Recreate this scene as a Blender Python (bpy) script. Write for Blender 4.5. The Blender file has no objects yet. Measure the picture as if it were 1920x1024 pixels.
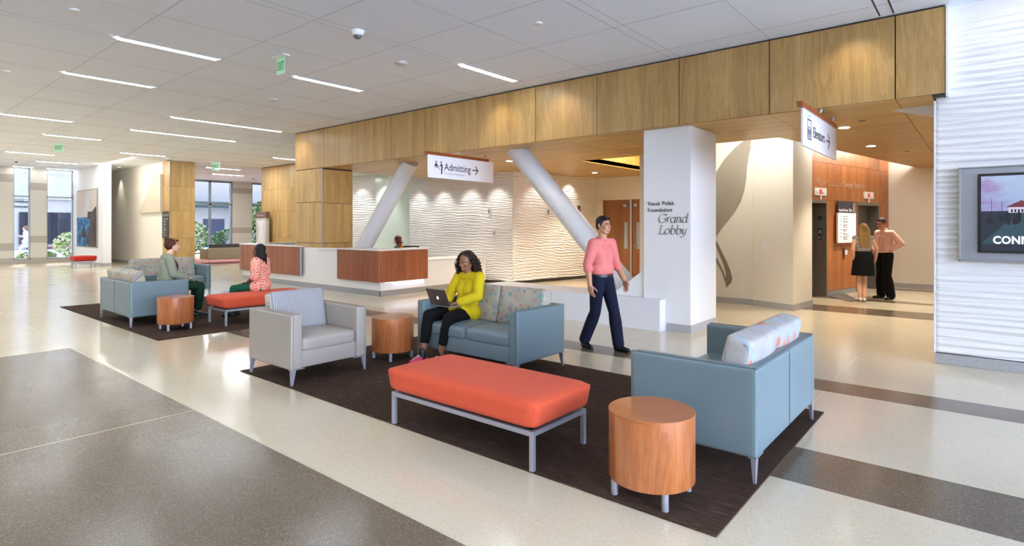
import bpy, bmesh, math, random
import numpy as np
from mathutils import Vector, Matrix, Euler
R = math.radians
SC = bpy.context.scene
COL = SC.collection

# ------------------------------------------------------------------ camera
YAW = math.atan(886.0/1067.0)
cam = bpy.data.cameras.new('camera')
cam.sensor_width = 36.0
cam.lens = 1067.0/1920.0*36.0
cam.shift_y = -(512.0-425.0)/1920.0
cam.clip_end = 300
cam_ob = bpy.data.objects.new('camera', cam)
cam_ob.location = (0, 0, 1.6)
cam_ob.rotation_euler = (R(90), 0, YAW)
COL.objects.link(cam_ob)
SC.camera = cam_ob

# ------------------------------------------------------------------ exposure, sky, sun
SC.view_settings.view_transform = 'Standard'
SC.view_settings.look = 'None'
SC.view_settings.gamma = 1.0
SC.view_settings.exposure = 0.74
try: SC.view_settings.use_curve_mapping = False
except Exception: pass
SC.cycles.max_bounces = 10
SC.cycles.diffuse_bounces = 6
SC.cycles.glossy_bounces = 4
SC.cycles.transparent_max_bounces = 12
SC.cycles.sample_clamp_indirect = 6.0
SC.cycles.caustics_reflective = False
SC.cycles.caustics_refractive = False
SC.cycles.use_denoising = True

SKY = 13.0
world = bpy.data.worlds.new('sky'); SC.world = world
world.use_nodes = True
nt = world.node_tree
bgn = nt.nodes['Background']
tc = nt.nodes.new('ShaderNodeTexCoord'); sp = nt.nodes.new('ShaderNodeSeparateXYZ')
cr = nt.nodes.new('ShaderNodeValToRGB')
nt.links.new(tc.outputs['Generated'], sp.inputs[0]); nt.links.new(sp.outputs['Z'], cr.inputs[0])
cr.color_ramp.elements[0].position = 0.0; cr.color_ramp.elements[0].color = (0.72, 0.82, 1.0, 1)
cr.color_ramp.elements[1].position = 0.6; cr.color_ramp.elements[1].color = (0.40, 0.60, 1.0, 1)
nt.links.new(cr.outputs[0], bgn.inputs['Color'])
bgn.inputs['Strength'].default_value = SKY

def lamp(name, kind, loc, energy, color=(1,1,1), direction=(0,0,-1), size=0.1, size_y=None, spot=None, blend=0.6, portal=False):
    l = bpy.data.lights.new(name, kind); l.energy = energy; l.color = color
    if kind == 'AREA':
        l.size = size
        if size_y: l.shape = 'RECTANGLE'; l.size_y = size_y
        if portal: l.cycles.is_portal = True
    if kind == 'SPOT':
        l.spot_size = R(spot or 60); l.spot_blend = blend; l.shadow_soft_size = size
    if kind == 'POINT': l.shadow_soft_size = size
    if kind == 'SUN': l.angle = R(0.6)
    o = bpy.data.objects.new(name, l); o.location = loc
    o.rotation_euler = Vector(direction).to_track_quat('-Z', 'Y').to_euler()
    COL.objects.link(o); return o
lamp('sun', 'SUN', (-40, 10, 30), 26.0, (1, .97, .92), (4.65, -1.05, -4.0))
# daylight enters through the glazed walls behind and to the right of the camera (portals only help sampling)
lamp('portal_right', 'AREA', (7.9, 0.0, 2.1), 1, direction=(-1,0,0), size=16.0, size_y=4.0, portal=True)
lamp('portal_far', 'AREA', (-32.3, 5.0, 2.1), 1, direction=(1,0,0), size=6.0, size_y=4.0, portal=True)
# unseen strip-shaped area lamps added as interior fill over the hall behind the camera
for x in (-22.8, -17.1, -14.4, -11.6, -8.96, -6.3, -3.57, -.9, 1.8, 4.5):
    for y in ((-5.2, -1.3) if round(x*10) % 2 else (-3.2, .6)):
        lamp('fill_strip', 'AREA', (x, y, 4.12), 26, (.90, .95, 1), (0,0,-1), .13, 1.28)
for (x, y) in ((-25.4,-2.0),(-25.4,1.2),(-28.2,-.5),(-22.7,-2.5),(-19.9,.6),(-28.3,2.4),(-29.5,10.2),(-22.8,10.6),(-27.2,13.8),(-22.5,13.5),(-30.8,12.5)):  # hidden fill lamps added to brighten the far hall and lounge
    lamp('fill_strip', 'AREA', (x, y, 4.12), 60, (.90, .95, 1), (0,0,-1), .13, 1.28)
WARM = (1.0, .80, .55); WW = (1.0, .96, .89)
# wall washers grazing the textured wall behind reception
for x in (-13.75, -12.65, -11.5, -10.45):
    lamp('wall_washer', 'SPOT', (x, 11.35, 3.08), 38, WW, (0, .42, -1), .03, spot=75, blend=.8)
for x in (-17.6, -16.2):
    lamp('wall_washer', 'SPOT', (x, 11.9, 3.4), 60, WW, (0, .42, -1), .03, spot=80, blend=.8)
for y in (12.8, 14.2):
    lamp('wall_washer', 'SPOT', (-9.2, y, 3.08), 22, WW, (-.45, 0, -1), .03, spot=80, blend=.8)
# downlights in the oak soffit
for (x, y) in ((-8.47, 10.1), (-8.52, 11.26), (-8.46, 13.84), (-1.66, 9.99), (-1.65, 12.59), (-1.6, 15.2), (-11.4, 10.1)):
    lamp('downlight_beam', 'SPOT', (x, y, 3.10), 210, (1,.88,.70), (0, 0, -1), .05, spot=100, blend=.7)
# spots washing the oak bulkhead from the ceiling
for x in (-14.05, -7.0, -5.6, -1.25):
    lamp('bulkhead_spot', 'SPOT', (x, 7.62, 4.12), 17, (1, .84, .56), (0, .50, -.9), .03, spot=88, blend=1.0)
# cove over the leaf wall and lift wall
lamp('cove_light', 'AREA', (-3.5, 10.9, 3.5), 19, WW, (0, .8, -.6), 1.6, .12)
lamp('cove_light', 'AREA', (-2.0, 14.6, 3.5), 30, WW, (-.8, .1, -.5), 4.5, .12)
lamp('cove_light', 'AREA', (-0.4, 17.3, 3.5), 42, WW, (0, .8, -.6), 1.8, .12)
lamp('recess_light', 'AREA', (-6.45, 12.8, 3.58), 50, WARM, (0, 0, -1), 1.2, 2.6)
lamp('corridor_fill', 'AREA', (-25.8, 7.0, 4.1), 55, WW, (0, .5, -1), 4.0, .2)  # unseen area lamp added to brighten the corridor wall
lamp('relief_slot_light', 'AREA', (1.6, 7.75, 4.11), 8, (1,.98,.95), (0, .25, -1), 3.6, .06)
lamp('lobby_light', 'AREA', (.2, 15.5, 3.1), 32, WW, (0, 0, -1), 1.2, 3.0)
lamp('wall_spot', 'SPOT', (-29.7, 8.05, 4.05), 40, WW, (0, .3, -1), .03, spot=60, blend=1)

# ------------------------------------------------------------------ scene helpers
def tag(o, label=None, cat=None, group=None, kind=None):
    if label: o['label'] = label
    if cat: o['category'] = cat
    if group: o['group'] = group
    if kind: o['kind'] = kind
    return o
def thing(name, label, cat, loc=(0,0,0), rz=0.0, group=None):
    o = bpy.data.objects.new(name, None); o.empty_display_size = .1
    o.location = loc; o.rotation_euler = (0, 0, rz); COL.objects.link(o)
    return tag(o, label, cat, group)
def copy_tree(o, parent=None):
    c = o.copy(); COL.objects.link(c)
    if parent is not None: c.parent = parent
    for ch in list(o.children): copy_tree(ch, c)
    return c

class MB:
    def __init__(s): s.v = []; s.f = []; s.m = []
    def add(s, vs, fs, m=0, M=None):
        b = len(s.v)
        if M is not None: vs = [tuple(M @ Vector(p)) for p in vs]
        s.v += [tuple(p) for p in vs]; s.f += [tuple(i+b for i in f) for f in fs]; s.m += [m]*len(fs); return s
    def box(s, x0, x1, y0, y1, z0, z1, m=0, M=None):
        vs = [(x0,y0,z0),(x1,y0,z0),(x1,y1,z0),(x0,y1,z0),(x0,y0,z1),(x1,y0,z1),(x1,y1,z1),(x0,y1,z1)]
        return s.add(vs, [(0,3,2,1),(4,5,6,7),(0,1,5,4),(1,2,6,5),(2,3,7,6),(3,0,4,7)], m, M)
    def prism(s, pts, a, b, plane='xy', m=0, M=None):
        # pts: 2D outline; extruded between a and b on the remaining axis
        def P(p, t):
            return (p[0],p[1],t) if plane=='xy' else ((p[0],t,p[1]) if plane=='xz' else (t,p[0],p[1]))
        n = len(pts); vs = [P(p,a) for p in pts] + [P(p,b) for p in pts]
        area = sum(pts[i][0]*pts[(i+1)%n][1]-pts[(i+1)%n][0]*pts[i][1] for i in range(n))
        fl = (area > 0) == (b > a)
        if plane == 'xz': fl = not fl
        lo = tuple(range(n-1,-1,-1)); hi = tuple(range(n, 2*n))
        fs = [lo, hi] + [(i,(i+1)%n,(i+1)%n+n,i+n) for i in range(n)]
        if not fl: fs = [tuple(reversed(f)) for f in fs]
        return s.add(vs, fs, m, M)
    def tube(s, pts, rad, n=12, m=0, cap=True, M=None):
        pts = [Vector(p) for p in pts]; k = len(pts)
        if not hasattr(rad, '__len__'): rad = [rad]*k
        vs = []; up = None
        for i, p in enumerate(pts):
            d = (pts[min(i+1,k-1)] - pts[max(i-1,0)])
            if d.length < 1e-9: d = Vector((0,0,1))
            d.normalize()
            if up is None:
                up = Vector((0,0,1)) if abs(d.z) < .9 else Vector((1,0,0))
            u = d.cross(up)
            if u.length < 1e-6: u = d.cross(Vector((0,1,0)))
            u.normalize(); w = u.cross(d); up = w
            for j in range(n):
                a = 2*math.pi*j/n; vs.append(tuple(p + (u*math.cos(a) + w*math.sin(a))*rad[i]))
        fs = [(i*n+j, (i+1)*n+j, (i+1)*n+(j+1)%n, i*n+(j+1)%n) for i in range(k-1) for j in range(n)]
        if cap: fs += [tuple(range(n)), tuple(reversed(range((k-1)*n, k*n)))]
        return s.add(vs, fs, m, M)
    def lathe(s, prof, n=32, m=0, M=None):
        vs = []; k = len(prof)
        for r, z in prof:
            for j in range(n):
                a = 2*math.pi*j/n; vs.append((r*math.cos(a), r*math.sin(a), z))
        fs = [(i*n+j, i*n+(j+1)%n, (i+1)*n+(j+1)%n, (i+1)*n+j) for i in range(k-1) for j in range(n)]
        fs += [tuple(reversed(range(n))), tuple(range((k-1)*n, k*n))]
        return s.add(vs, fs, m, M)
    def rbox(s, c, size, r=.02, n=8, puff=0.0, axis=2, m=0, M=None, taper=0.0, puffy=0.0):
        # rounded box, faces gridded so it can bulge (puff on the +axis face side)
        hx, hy, hz = [q/2 for q in size]; r = min(r, hx, hy, hz)
        idx = {}; vs = []; fs = []
        def pt(a, b, c_):
            key = (round(a,5), round(b,5), round(c_,5))
            if key in idx: return idx[key]
            p = np.array([a*hx, b*hy, c_*hz]); inn = np.array([hx-r, hy-r, hz-r])
            q = np.clip(p, -inn, inn); d = p-q; L = np.linalg.norm(d)
            if L > 1e-9: p = q + d/L*r
            u = [p[0]/hx, p[1]/hy, p[2]/hz]
            o = [i for i in range(3) if i != axis]
            w = (1-u[o[0]]**2)*(1-u[o[1]]**2)
            w = max(w, 0)**.6
            if puff: p[axis] += puff*w*(u[axis] if u[axis] > 0 else u[axis]*.3)
            if puffy:
                for e in o:
                    oo = [i for i in range(3) if i != e]
                    w2 = max((1-u[oo[0]]**2)*(1-u[oo[1]]**2), 0)**.6
                    p[e] += puffy*w2*u[e]
            if taper: 
                k = 1 - taper*(1-u[2])/2
                p[0] *= k; p[1] *= k
            idx[key] = len(vs); vs.append(tuple(p + np.array(c))); return idx[key]
        e = [-1 + 2*i/n for i in range(n+1)]
        # refine near edges
        rr = min(.45, max(r/hx, r/hy, r/hz))
        e = [-1, -1+rr*.25, -1+rr*.5, -1+rr] + [(-1+rr) + (2-2*rr)*i/n for i in range(1, n)] + [1-rr, 1-rr*.5, 1-rr*.25, 1]
        N = len(e)-1
        for i in range(N):
            for j in range(N):
                a0,a1,b0,b1 = e[i],e[i+1],e[j],e[j+1]
                fs.append((pt(a0,b0,1),pt(a1,b0,1),pt(a1,b1,1),pt(a0,b1,1)))
                fs.append((pt(a0,b1,-1),pt(a1,b1,-1),pt(a1,b0,-1),pt(a0,b0,-1)))
                fs.append((pt(a0,-1,b0),pt(a1,-1,b0),pt(a1,-1,b1),pt(a0,-1,b1)))
                fs.append((pt(a0,1,b1),pt(a1,1,b1),pt(a1,1,b0),pt(a0,1,b0)))
                fs.append((pt(1,a0,b0),pt(1,a1,b0),pt(1,a1,b1),pt(1,a0,b1)))
                fs.append((pt(-1,a0,b1),pt(-1,a1,b1),pt(-1,a1,b0),pt(-1,a0,b0)))
        return s.add(vs, fs, m, M)
    def build(s, name, mats, parent=None, smooth=False, bevel=0.0, angle=40, loc=None):
        me = bpy.data.meshes.new(name); me.from_pydata(s.v, [], s.f)
        if not isinstance(mats, (list, tuple)): mats = [mats]
        for m in mats: me.materials.append(m)
        me.polygons.foreach_set('material_index', s.m)
        me.validate(); me.update()
        if smooth:
            me.polygons.foreach_set('use_smooth', [True]*len(me.polygons))
            try: me.set_sharp_from_angle(angle=R(angle))
            except Exception: pass
        o = bpy.data.objects.new(name, me); COL.objects.link(o)
        if parent is not None: o.parent = parent
        if loc is not None: o.location = loc
        if bevel:
            b = o.modifiers.new('bevel', 'BEVEL'); b.width = bevel; b.segments = 2; b.limit_method = 'ANGLE'; b.angle_limit = R(50)
        return o
def struct(name, mb, mats, **k):
    return tag(mb.build(name, mats, **k), kind='structure')
def text_obj(name, s, size, loc, rot, mat, parent, extrude=.002, align='LEFT', shear=0.0, space=1.0, xs=1.0, offset=0.0, line=1.0):
    cu = bpy.data.curves.new(name, 'FONT'); cu.body = s; cu.size = size; cu.extrude = extrude; cu.align_x = align
    cu.shear = shear; cu.space_character = space; cu.offset = offset; cu.space_line = line; cu.resolution_u = 3
    t = bpy.data.objects.new('tmp_text', cu); COL.objects.link(t)
    dg = bpy.context.evaluated_depsgraph_get(); dg.update()
    me = bpy.data.meshes.new_from_object(t.evaluated_get(dg))
    bpy.data.objects.remove(t); bpy.data.curves.remove(cu)
    for v in me.vertices: v.co.x *= xs
    me.materials.clear(); me.materials.append(mat); me.name = name
    o = bpy.data.objects.new(name, me); COL.objects.link(o); o.parent = parent; o.location = loc; o.rotation_euler = rot
    return o

# ------------------------------------------------------------------ materials
def lin(c):
    return tuple(((x/255)/12.92 if x/255 <= .04045 else ((x/255+.055)/1.055)**2.4) for x in c) + (1,)
def new_mat(name):
    m = bpy.data.materials.new(name); m.use_nodes = True
    return m, m.node_tree, m.node_tree.nodes['Principled BSDF']
def flat(name, c, rough=.5, metal=0.0, spec=.5, coat=0.0, sheen=0.0):
    m, t, b = new_mat(name)
    b.inputs['Base Color'].default_value = lin(c); b.inputs['Roughness'].default_value = rough
    b.inputs['Metallic'].default_value = metal; b.inputs['Specular IOR Level'].default_value = spec
    if coat: b.inputs['Coat Weight'].default_value = coat; b.inputs['Coat Roughness'].default_value = .1
    if sheen: b.inputs['Sheen Weight'].default_value = sheen
    return m
def emit(name, c, strength):
    m, t, b = new_mat(name)
    b.inputs['Base Color'].default_value = (0,0,0,1)
    b.inputs['Emission Color'].default_value = lin(c); b.inputs['Emission Strength'].default_value = strength
    return m
def N(t, kind, **k):
    n = t.nodes.new(kind)
    for a, v in k.items():
        try: setattr(n, a, v)
        except Exception: pass
    return n
def mapping(t, scale=(1,1,1), rot=(0,0,0), loc=(0,0,0), src='Object'):
    c = N(t, 'ShaderNodeTexCoord'); mp = N(t, 'ShaderNodeMapping')
    mp.inputs['Scale'].default_value = scale; mp.inputs['Rotation'].default_value = rot; mp.inputs['Location'].default_value = loc
    t.links.new(c.outputs[src], mp.inputs[0]); return mp
def noise(t, vec, scale=1, detail=3, rough=.5, dist=0.0):
    n = N(t, 'ShaderNodeTexNoise'); n.inputs['Scale'].default_value = scale; n.inputs['Detail'].default_value = detail
    n.inputs['Roughness'].default_value = rough; n.inputs['Distortion'].default_value = dist
    t.links.new(vec.outputs[0], n.inputs['Vector']); return n
def ramp(t, fac, stops, interp='LINEAR'):
    r = N(t, 'ShaderNodeValToRGB'); r.color_ramp.interpolation = interp
    el = r.color_ramp.elements
    while len(el) > 1: el.remove(el[-1])
    el[0].position = stops[0][0]; el[0].color = stops[0][1]
    for p, c in stops[1:]:
        e = el.new(p); e.color = c
    t.links.new(fac, r.inputs[0]); return r
def mix(t, fac, a, b, mode='MIX'):
    n = N(t, 'ShaderNodeMix', data_type='RGBA', blend_type=mode)
    for sock, v in ((n.inputs[0], fac), (n.inputs[6], a), (n.inputs[7], b)):
        if hasattr(v, 'type') and hasattr(v, 'links'): t.links.new(v, sock)
        elif isinstance(v, (int, float)): sock.default_value = v
        else: sock.default_value = v
    return n.outputs[2]
def math_n(t, op, a, b=None, c=None):
    n = N(t, 'ShaderNodeMath', operation=op)
    for i, v in enumerate((a, b, c)):
        if v is None: continue
        if hasattr(v, 'links'): t.links.new(v, n.inputs[i])
        else: n.inputs[i].default_value = v
    return n.outputs[0]
def bump(t, b, h, strength=.2, dist=.01):
    n = N(t, 'ShaderNodeBump'); n.inputs['Strength'].default_value = strength; n.inputs['Distance'].default_value = dist
    t.links.new(h, n.inputs['Height']); t.links.new(n.outputs[0], b.inputs['Normal']); return n
def wood(name, c_dark, c_mid, c_light, axis='z', rough=.4, scale=1.0, coat=0.0, vary=.12, cath=True):
    m, t, b = new_mat(name)
    s = {'z': (1,1,.07), 'x': (.07,1,1), 'y': (1,.07,1)}[axis]
    geo = N(t, 'ShaderNodeNewGeometry')
    mp = mapping(t, tuple(q*scale for q in s))
    off = N(t, 'ShaderNodeVectorMath', operation='ADD'); sc_ = N(t, 'ShaderNodeCombineXYZ')
    k = math_n(t, 'MULTIPLY', geo.outputs['Random Per Island'], 37.0)
    for i in range(3): t.links.new(k, sc_.inputs[i])
    t.links.new(mp.outputs[0], off.inputs[0]); t.links.new(sc_.outputs[0], off.inputs[1])
    broad = noise(t, off, 5.0, 4, .6, 0.6)
    fine = noise(t, off, 90.0, 3, .7)
    vf = broad.outputs['Fac']
    if cath:
        w = math_n(t, 'SINE', math_n(t, 'MULTIPLY', vf, 70.0))
        vf = math_n(t, 'ADD', math_n(t, 'MULTIPLY', w, .07), vf)
    f = math_n(t, 'ADD', math_n(t, 'MULTIPLY', vf, .75), math_n(t, 'MULTIPLY', fine.outputs['Fac'], .25))
    r = ramp(t, f, [(.30, lin(c_dark)), (.5, lin(c_mid)), (.70, lin(c_light))])
    va = math_n(t, 'ADD', math_n(t, 'MULTIPLY', geo.outputs['Random Per Island'], vary), 1.0 - vary/2)
    cx = N(t, 'ShaderNodeCombineXYZ')
    for i in range(3): t.links.new(va, cx.inputs[i])
    t.links.new(mix(t, 1.0, r.outputs[0], cx.outputs[0], 'MULTIPLY'), b.inputs['Base Color'])
    b.inputs['Roughness'].default_value = rough
    if coat: b.inputs['Coat Weight'].default_value = coat; b.inputs['Coat Roughness'].default_value = .12
    bump(t, b, fine.outputs['Fac'], .05, .002)
    return m
def terrazzo(name, base, specks, scale=1.0, rough=.13, dens=.5, mottling=.06):
    m, t, b = new_mat(name)
    mp = mapping(t)
    v = N(t, 'ShaderNodeTexVoronoi'); v.inputs['Scale'].default_value = 120*scale; t.links.new(mp.outputs[0], v.inputs['Vector'])
    v2 = N(t, 'ShaderNodeTexVoronoi'); v2.inputs['Scale'].default_value = 260*scale; t.links.new(mp.outputs[0], v2.inputs['Vector'])
    sp_ = N(t, 'ShaderNodeSeparateColor'); t.links.new(v.outputs['Color'], sp_.inputs[0])
    sp2 = N(t, 'ShaderNodeSeparateColor'); t.links.new(v2.outputs['Color'], sp2.inputs[0])
    r1 = ramp(t, sp_.outputs[0], [(0, lin(specks[0])), (dens*.25, lin(base)), (1-dens*.3, lin(base)), (1-dens*.12, lin(specks[1])), (1, lin(specks[2]))], 'CONSTANT')
    r2 = ramp(t, sp2.outputs[1], [(0, lin(base)), (.72, lin(specks[1])), (.86, lin(specks[0]))], 'CONSTANT')
    c = mix(t, .35, r1.outputs[0], r2.outputs[0])
    big = noise(t, mp, .9, 3, .5)
    g = ramp(t, big.outputs['Fac'], [(.3, (1-mottling,)*3+(1,)), (.7, (1,1,1,1))])
    t.links.new(mix(t, 1.0, c, g.outputs[0], 'MULTIPLY'), b.inputs['Base Color'])
    rr = ramp(t, noise(t, mp, 2.5, 3, .6).outputs['Fac'], [(.3, (rough,)*3+(1,)), (.7, (rough*1.35,)*3+(1,))])
    t.links.new(rr.outputs[0], b.inputs['Roughness'])
    b.inputs['Specular IOR Level'].default_value = .5
    return m
def painted(name, c, rough=.6, tex=.03):
    m, t, b = new_mat(name)
    b.inputs['Base Color'].default_value = lin(c); b.inputs['Roughness'].default_value = rough
    n = noise(t, mapping(t), 60, 2); bump(t, b, n.outputs['Fac'], tex, .002); return m
def leather(name, c, rough=.42):
    m, t, b = new_mat(name); mp = mapping(t)
    n = noise(t, mp, 1.5, 2)
    cc = lin(c); d = tuple(x*.93 for x in cc[:3])+(1,)
    r = ramp(t, n.outputs['Fac'], [(.3, d), (.7, cc)])
    t.links.new(r.outputs[0], b.inputs['Base Color']); b.inputs['Roughness'].default_value = rough
    v = N(t, 'ShaderNodeTexVoronoi'); v.inputs['Scale'].default_value = 420; t.links.new(mp.outputs[0], v.inputs['Vector'])
    bump(t, b, v.outputs['Distance'], .12, .0015); return m
def fabric(name, c, c2=None, rough=.85, weave=500):
    m, t, b = new_mat(name); mp = mapping(t)
    n = noise(t, mp, 220, 2, .8); c2 = c2 or tuple(int(x*.8) for x in c)
    r = ramp(t, n.outputs['Fac'], [(.35, lin(c2)), (.62, lin(c))])
    t.links.new(r.outputs[0], b.inputs['Base Color']); b.inputs['Roughness'].default_value = rough
    b.inputs['Sheen Weight'].default_value = .04; b.inputs['Specular IOR Level'].default_value = .2
    bump(t, b, noise(t, mp, weave, 2).outputs['Fac'], .25, .0015); return m
def brushed(name, c, rough=.3, axis='x'):
    m, t, b = new_mat(name)
    s = {'x': (2,120,120), 'z': (120,120,2)}[axis]
    n = noise(t, mapping(t, s), 1.5, 3)
    b.inputs['Base Color'].default_value = lin(c); b.inputs['Metallic'].default_value = 1
    r = ramp(t, n.outputs['Fac'], [(.3, (rough*.8,)*3+(1,)), (.7, (rough*1.3,)*3+(1,))])
    t.links.new(r.outputs[0], b.inputs['Roughness']); return m
def pane_mat(name, tint=(1,1,1), refl=.08, rough=0.0):
    m = bpy.data.materials.new(name); m.use_nodes = True; t = m.node_tree; t.nodes.clear()
    o = N(t, 'ShaderNodeOutputMaterial'); tr = N(t, 'ShaderNodeBsdfTransparent'); gl = N(t, 'ShaderNodeBsdfGlossy')
    tr.inputs[0].default_value = tint + (1,); gl.inputs['Roughness'].default_value = rough
    fr = N(t, 'ShaderNodeFresnel'); fr.inputs[0].default_value = 1.45
    mx = N(t, 'ShaderNodeMixShader'); t.links.new(fr.outputs[0], mx.inputs[0])
    t.links.new(tr.outputs[0], mx.inputs[1]); t.links.new(gl.outputs[0], mx.inputs[2]); t.links.new(mx.outputs[0], o.inputs[0]); return m

M = {}
M['oak'] = wood('oak_veneer', (152,117,68), (176,141,86), (194,161,104), 'z')
M['oak_x'] = wood('oak_soffit_veneer', (162,126,66), (192,154,90), (206,170,108), 'x', cath=False)
M['cherry'] = wood('cherry_veneer', (112,58,34), (140,76,46), (158,92,58), 'z', rough=.35, coat=.2)
M['lift_wood'] = wood('lift_wall_veneer', (146,84,38), (172,104,52), (188,124,70), 'z', rough=.38)
M['table_wood'] = wood('cherry_table_veneer', (150,82,42), (178,106,60), (194,124,76), 'z', rough=.28, scale=1.6, coat=.3)
M['door_wood'] = wood('door_veneer', (100,58,22), (122,74,30), (138,88,40), 'z', rough=.35)
M['floor_l'] = terrazzo('terrazzo_light', (208,195,170), [(178,160,132), (222,213,196), (150,134,110)], 2.0, .13)
M['floor_d'] = terrazzo('terrazzo_dark', (106,93,78), [(88,76,62), (142,130,114), (184,176,162)], 1.5, .16, dens=1.0)
M['floor_g'] = flat('floor_divider', (190,176,150), .3)
M['stone_base'] = terrazzo('terrazzo_base', (168,166,166), [(140,138,138), (190,188,188), (205,204,204)], 1.2, .4)
M['white'] = painted('white_paint', (226,225,224), .55)
M['warm'] = painted('cream_paint', (226,219,204), .6)
M['bench_white'] = terrazzo('white_terrazzo', (222,222,226), [(205,205,210), (232,232,234), (196,196,200)], 1.0, .35)
M['ceil'] = painted('ceiling_panel', (228,232,238), .8, .02)
M['joint'] = flat('joint_shadow', (60,56,54), .8)
M['joint_l'] = flat('ceiling_joint', (150,150,152), .8)
M['black'] = flat('black_plastic', (18,18,20), .4)
M['chrome'] = flat('chrome', (200,200,205), .15, 1)
M['silver'] = flat('satin_silver', (178,180,190), .35, 1)
M['silver_p'] = flat('silver_powder_coat', (168,168,178), .38, .6)
M['alu'] = flat('brushed_aluminium', (168,172,180), .36, .75)
M['steel'] = flat('lift_steel', (132,124,116), .32, .55)
M['teal'] = leather('teal_leather', (106,124,131), .36)
M['greyl'] = leather('grey_leather', (158,149,140), .38)
M['welt'] = leather('dark_teal_welt', (70,94,98))
M['orange'] = fabric('orange_wool', (214,92,62), (194,72,46))
M['red'] = fabric('red_vinyl', (180,44,28), (165,38,24), .5)
M['olive'] = fabric('olive_fabric', (172,160,132))
M['dgrey'] = fabric('dark_grey_fabric', (78,74,72))
M['lamp'] = emit('light_diffuser', (244,249,255), 26.0)
M['lampw'] = emit('downlight_lens', (255,246,228), 14.0)
M['ink'] = flat('dark_lettering', (48,48,52), .5)
M['inkl'] = flat('grey_lettering', (176,176,180), .5)
M['sign_w'] = flat('white_sign_face', (236,236,240), .3)
M['sign_wood'] = wood('sign_rail_wood', (112,52,22), (140,70,34), (150,82,44), 'y', rough=.35)
M['glass'] = pane_mat('window_glass')
M['glass_t'] = pane_mat('dimming_glass', (.47,.47,.48))  # tint added to dim the bright outdoors behind the far windows
M['window_frame'] = flat('window_frame_metal', (140,146,146), .35, .5)
M['white_plastic'] = flat('white_plastic', (228,228,226), .35)
M['green_glass'] = flat('back_painted_green_glass', (216,232,222), .12)
# ================================================================== ROOM
CEIL = 4.14; SOF = 3.12
# ---- floor: one slab surface split into terrazzo colours
def floor_bands():
    mb = MB()
    ys = [(-9, 2.05, 'd'), (2.05, 3.87, 'l'), (3.87, 4.5, 's'), (4.5, 6.2, 'l'), (6.2, 6.65, 's'), (6.65, 12.05, 'l')]
    def q(x0, x1, y0, y1, m):
        mb.add([(x0,y0,0),(x1,y0,0),(x1,y1,0),(x0,y1,0)], [(0,1,2,3)], m)
    idx = {'l': 0, 'd': 1, 's': 1}
    for y0, y1, k in ys:
        if k == 'd':
            q(-34, -9.27, y0, y1, 0); q(-9.27, 8.2, y0, y1, 1)
        elif k == 's' :
            q(-34, -14.5, y0, y1, 0); q(-14.5, 8.2, y0, y1, 1)
        else: q(-34, 8.2, y0, y1, idx[k])
    q(-34, -3.2, 12.05, 20, 0)
    q(-3.2, 8.2, 12.05, 13.0, 1); q(-3.2, 8.2, 13.0, 14.25, 0); q(-3.2, 8.2, 14.25, 14.6, 1); q(-3.2, 8.2, 14.6, 17.2, 0)
    q(-3.2, 8.2, 17.2, 17.6, 1); q(-3.2, 8.2, 17.6, 20, 0)
    mb.box(-34, 8.2, -9, 20, -.3, -.004, 0)
    # metal divider strips
    for x in (-9.27, -5.3, -1.3, 2.7): mb.box(x-.003, x+.003, -9, 2.05, 0, .0006, 2)
    for x in (-9.27, -6.6, -3.9, -1.2, 1.5):
        mb.box(x-.0025, x+.0025, 4.5, 6.2, 0, .0006, 2); mb.box(x-.0025, x+.0025, 6.65, 8.1, 0, .0006, 2)
    mb.box(-34, 8.2, 2.047, 2.053, 0, .0006, 2)
    struct('floor', mb, [M['floor_l'], M['floor_d'], M['floor_g']])
floor_bands()
# ---- ceiling with metal panels, joints and light strips
LX = [-31.9 + 0, -28.24, -25.45, -22.76, -20.0, -17.16, -14.46, -11.64, -8.96, -6.30, -3.57, -0.90, 1.8, 4.5]
def ceiling():
    mb = MB()
    mb.box(-34, 8.2, -9, 20, CEIL, CEIL+.25, 0)
    g = .004
    for x in LX[1:]:
        for s in (-.07, .07): mb.box(x+s-g/2, x+s+g/2, -9, 12, CEIL-.002, CEIL-.0005, 1)
    for a, b in zip(LX[1:-1], LX[2:]):
        x = (a+b)/2; mb.box(x-g/2, x+g/2, -9, 12, CEIL-.002, CEIL-.0005, 1)
    y = 2.5 - 1.285*9
    while y < 19:
        mb.box(-34, 8.2, y-g/2, y+g/2, CEIL-.002, CEIL-.0005, 1); y += 1.29
    # two open dark slots beside the text bulkhead end
    for x in (-.97, -.83): mb.box(x-.008, x+.008, 5.0, 8.1, CEIL-.003, CEIL-.0005, 2)
    struct('ceiling', mb, [M['ceil'], M['joint_l'], M['joint']])
ceiling()
# ---- panel cladding helper
def panels(mb, u, zs, y, thick=.02, gap=.007, m=0, mj=1, plane='xz', sgn=-1):
    # u: list of joint positions; zs: list of heights; y: face plane position; panels protrude from y+thick to y (sgn -1 = face looks to -axis)
    for a, b in zip(u[:-1], u[1:]):
        for c, d in zip(zs[:-1], zs[1:]):
            lo, hi = sorted((y, y - sgn*thick))
            if plane == 'xz': mb.box(a+gap/2, b-gap/2, lo, hi, c+gap/2, d-gap/2, m)
            else: mb.box(lo, hi, a+gap/2, b-gap/2, c+gap/2, d-gap/2, m)
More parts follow.
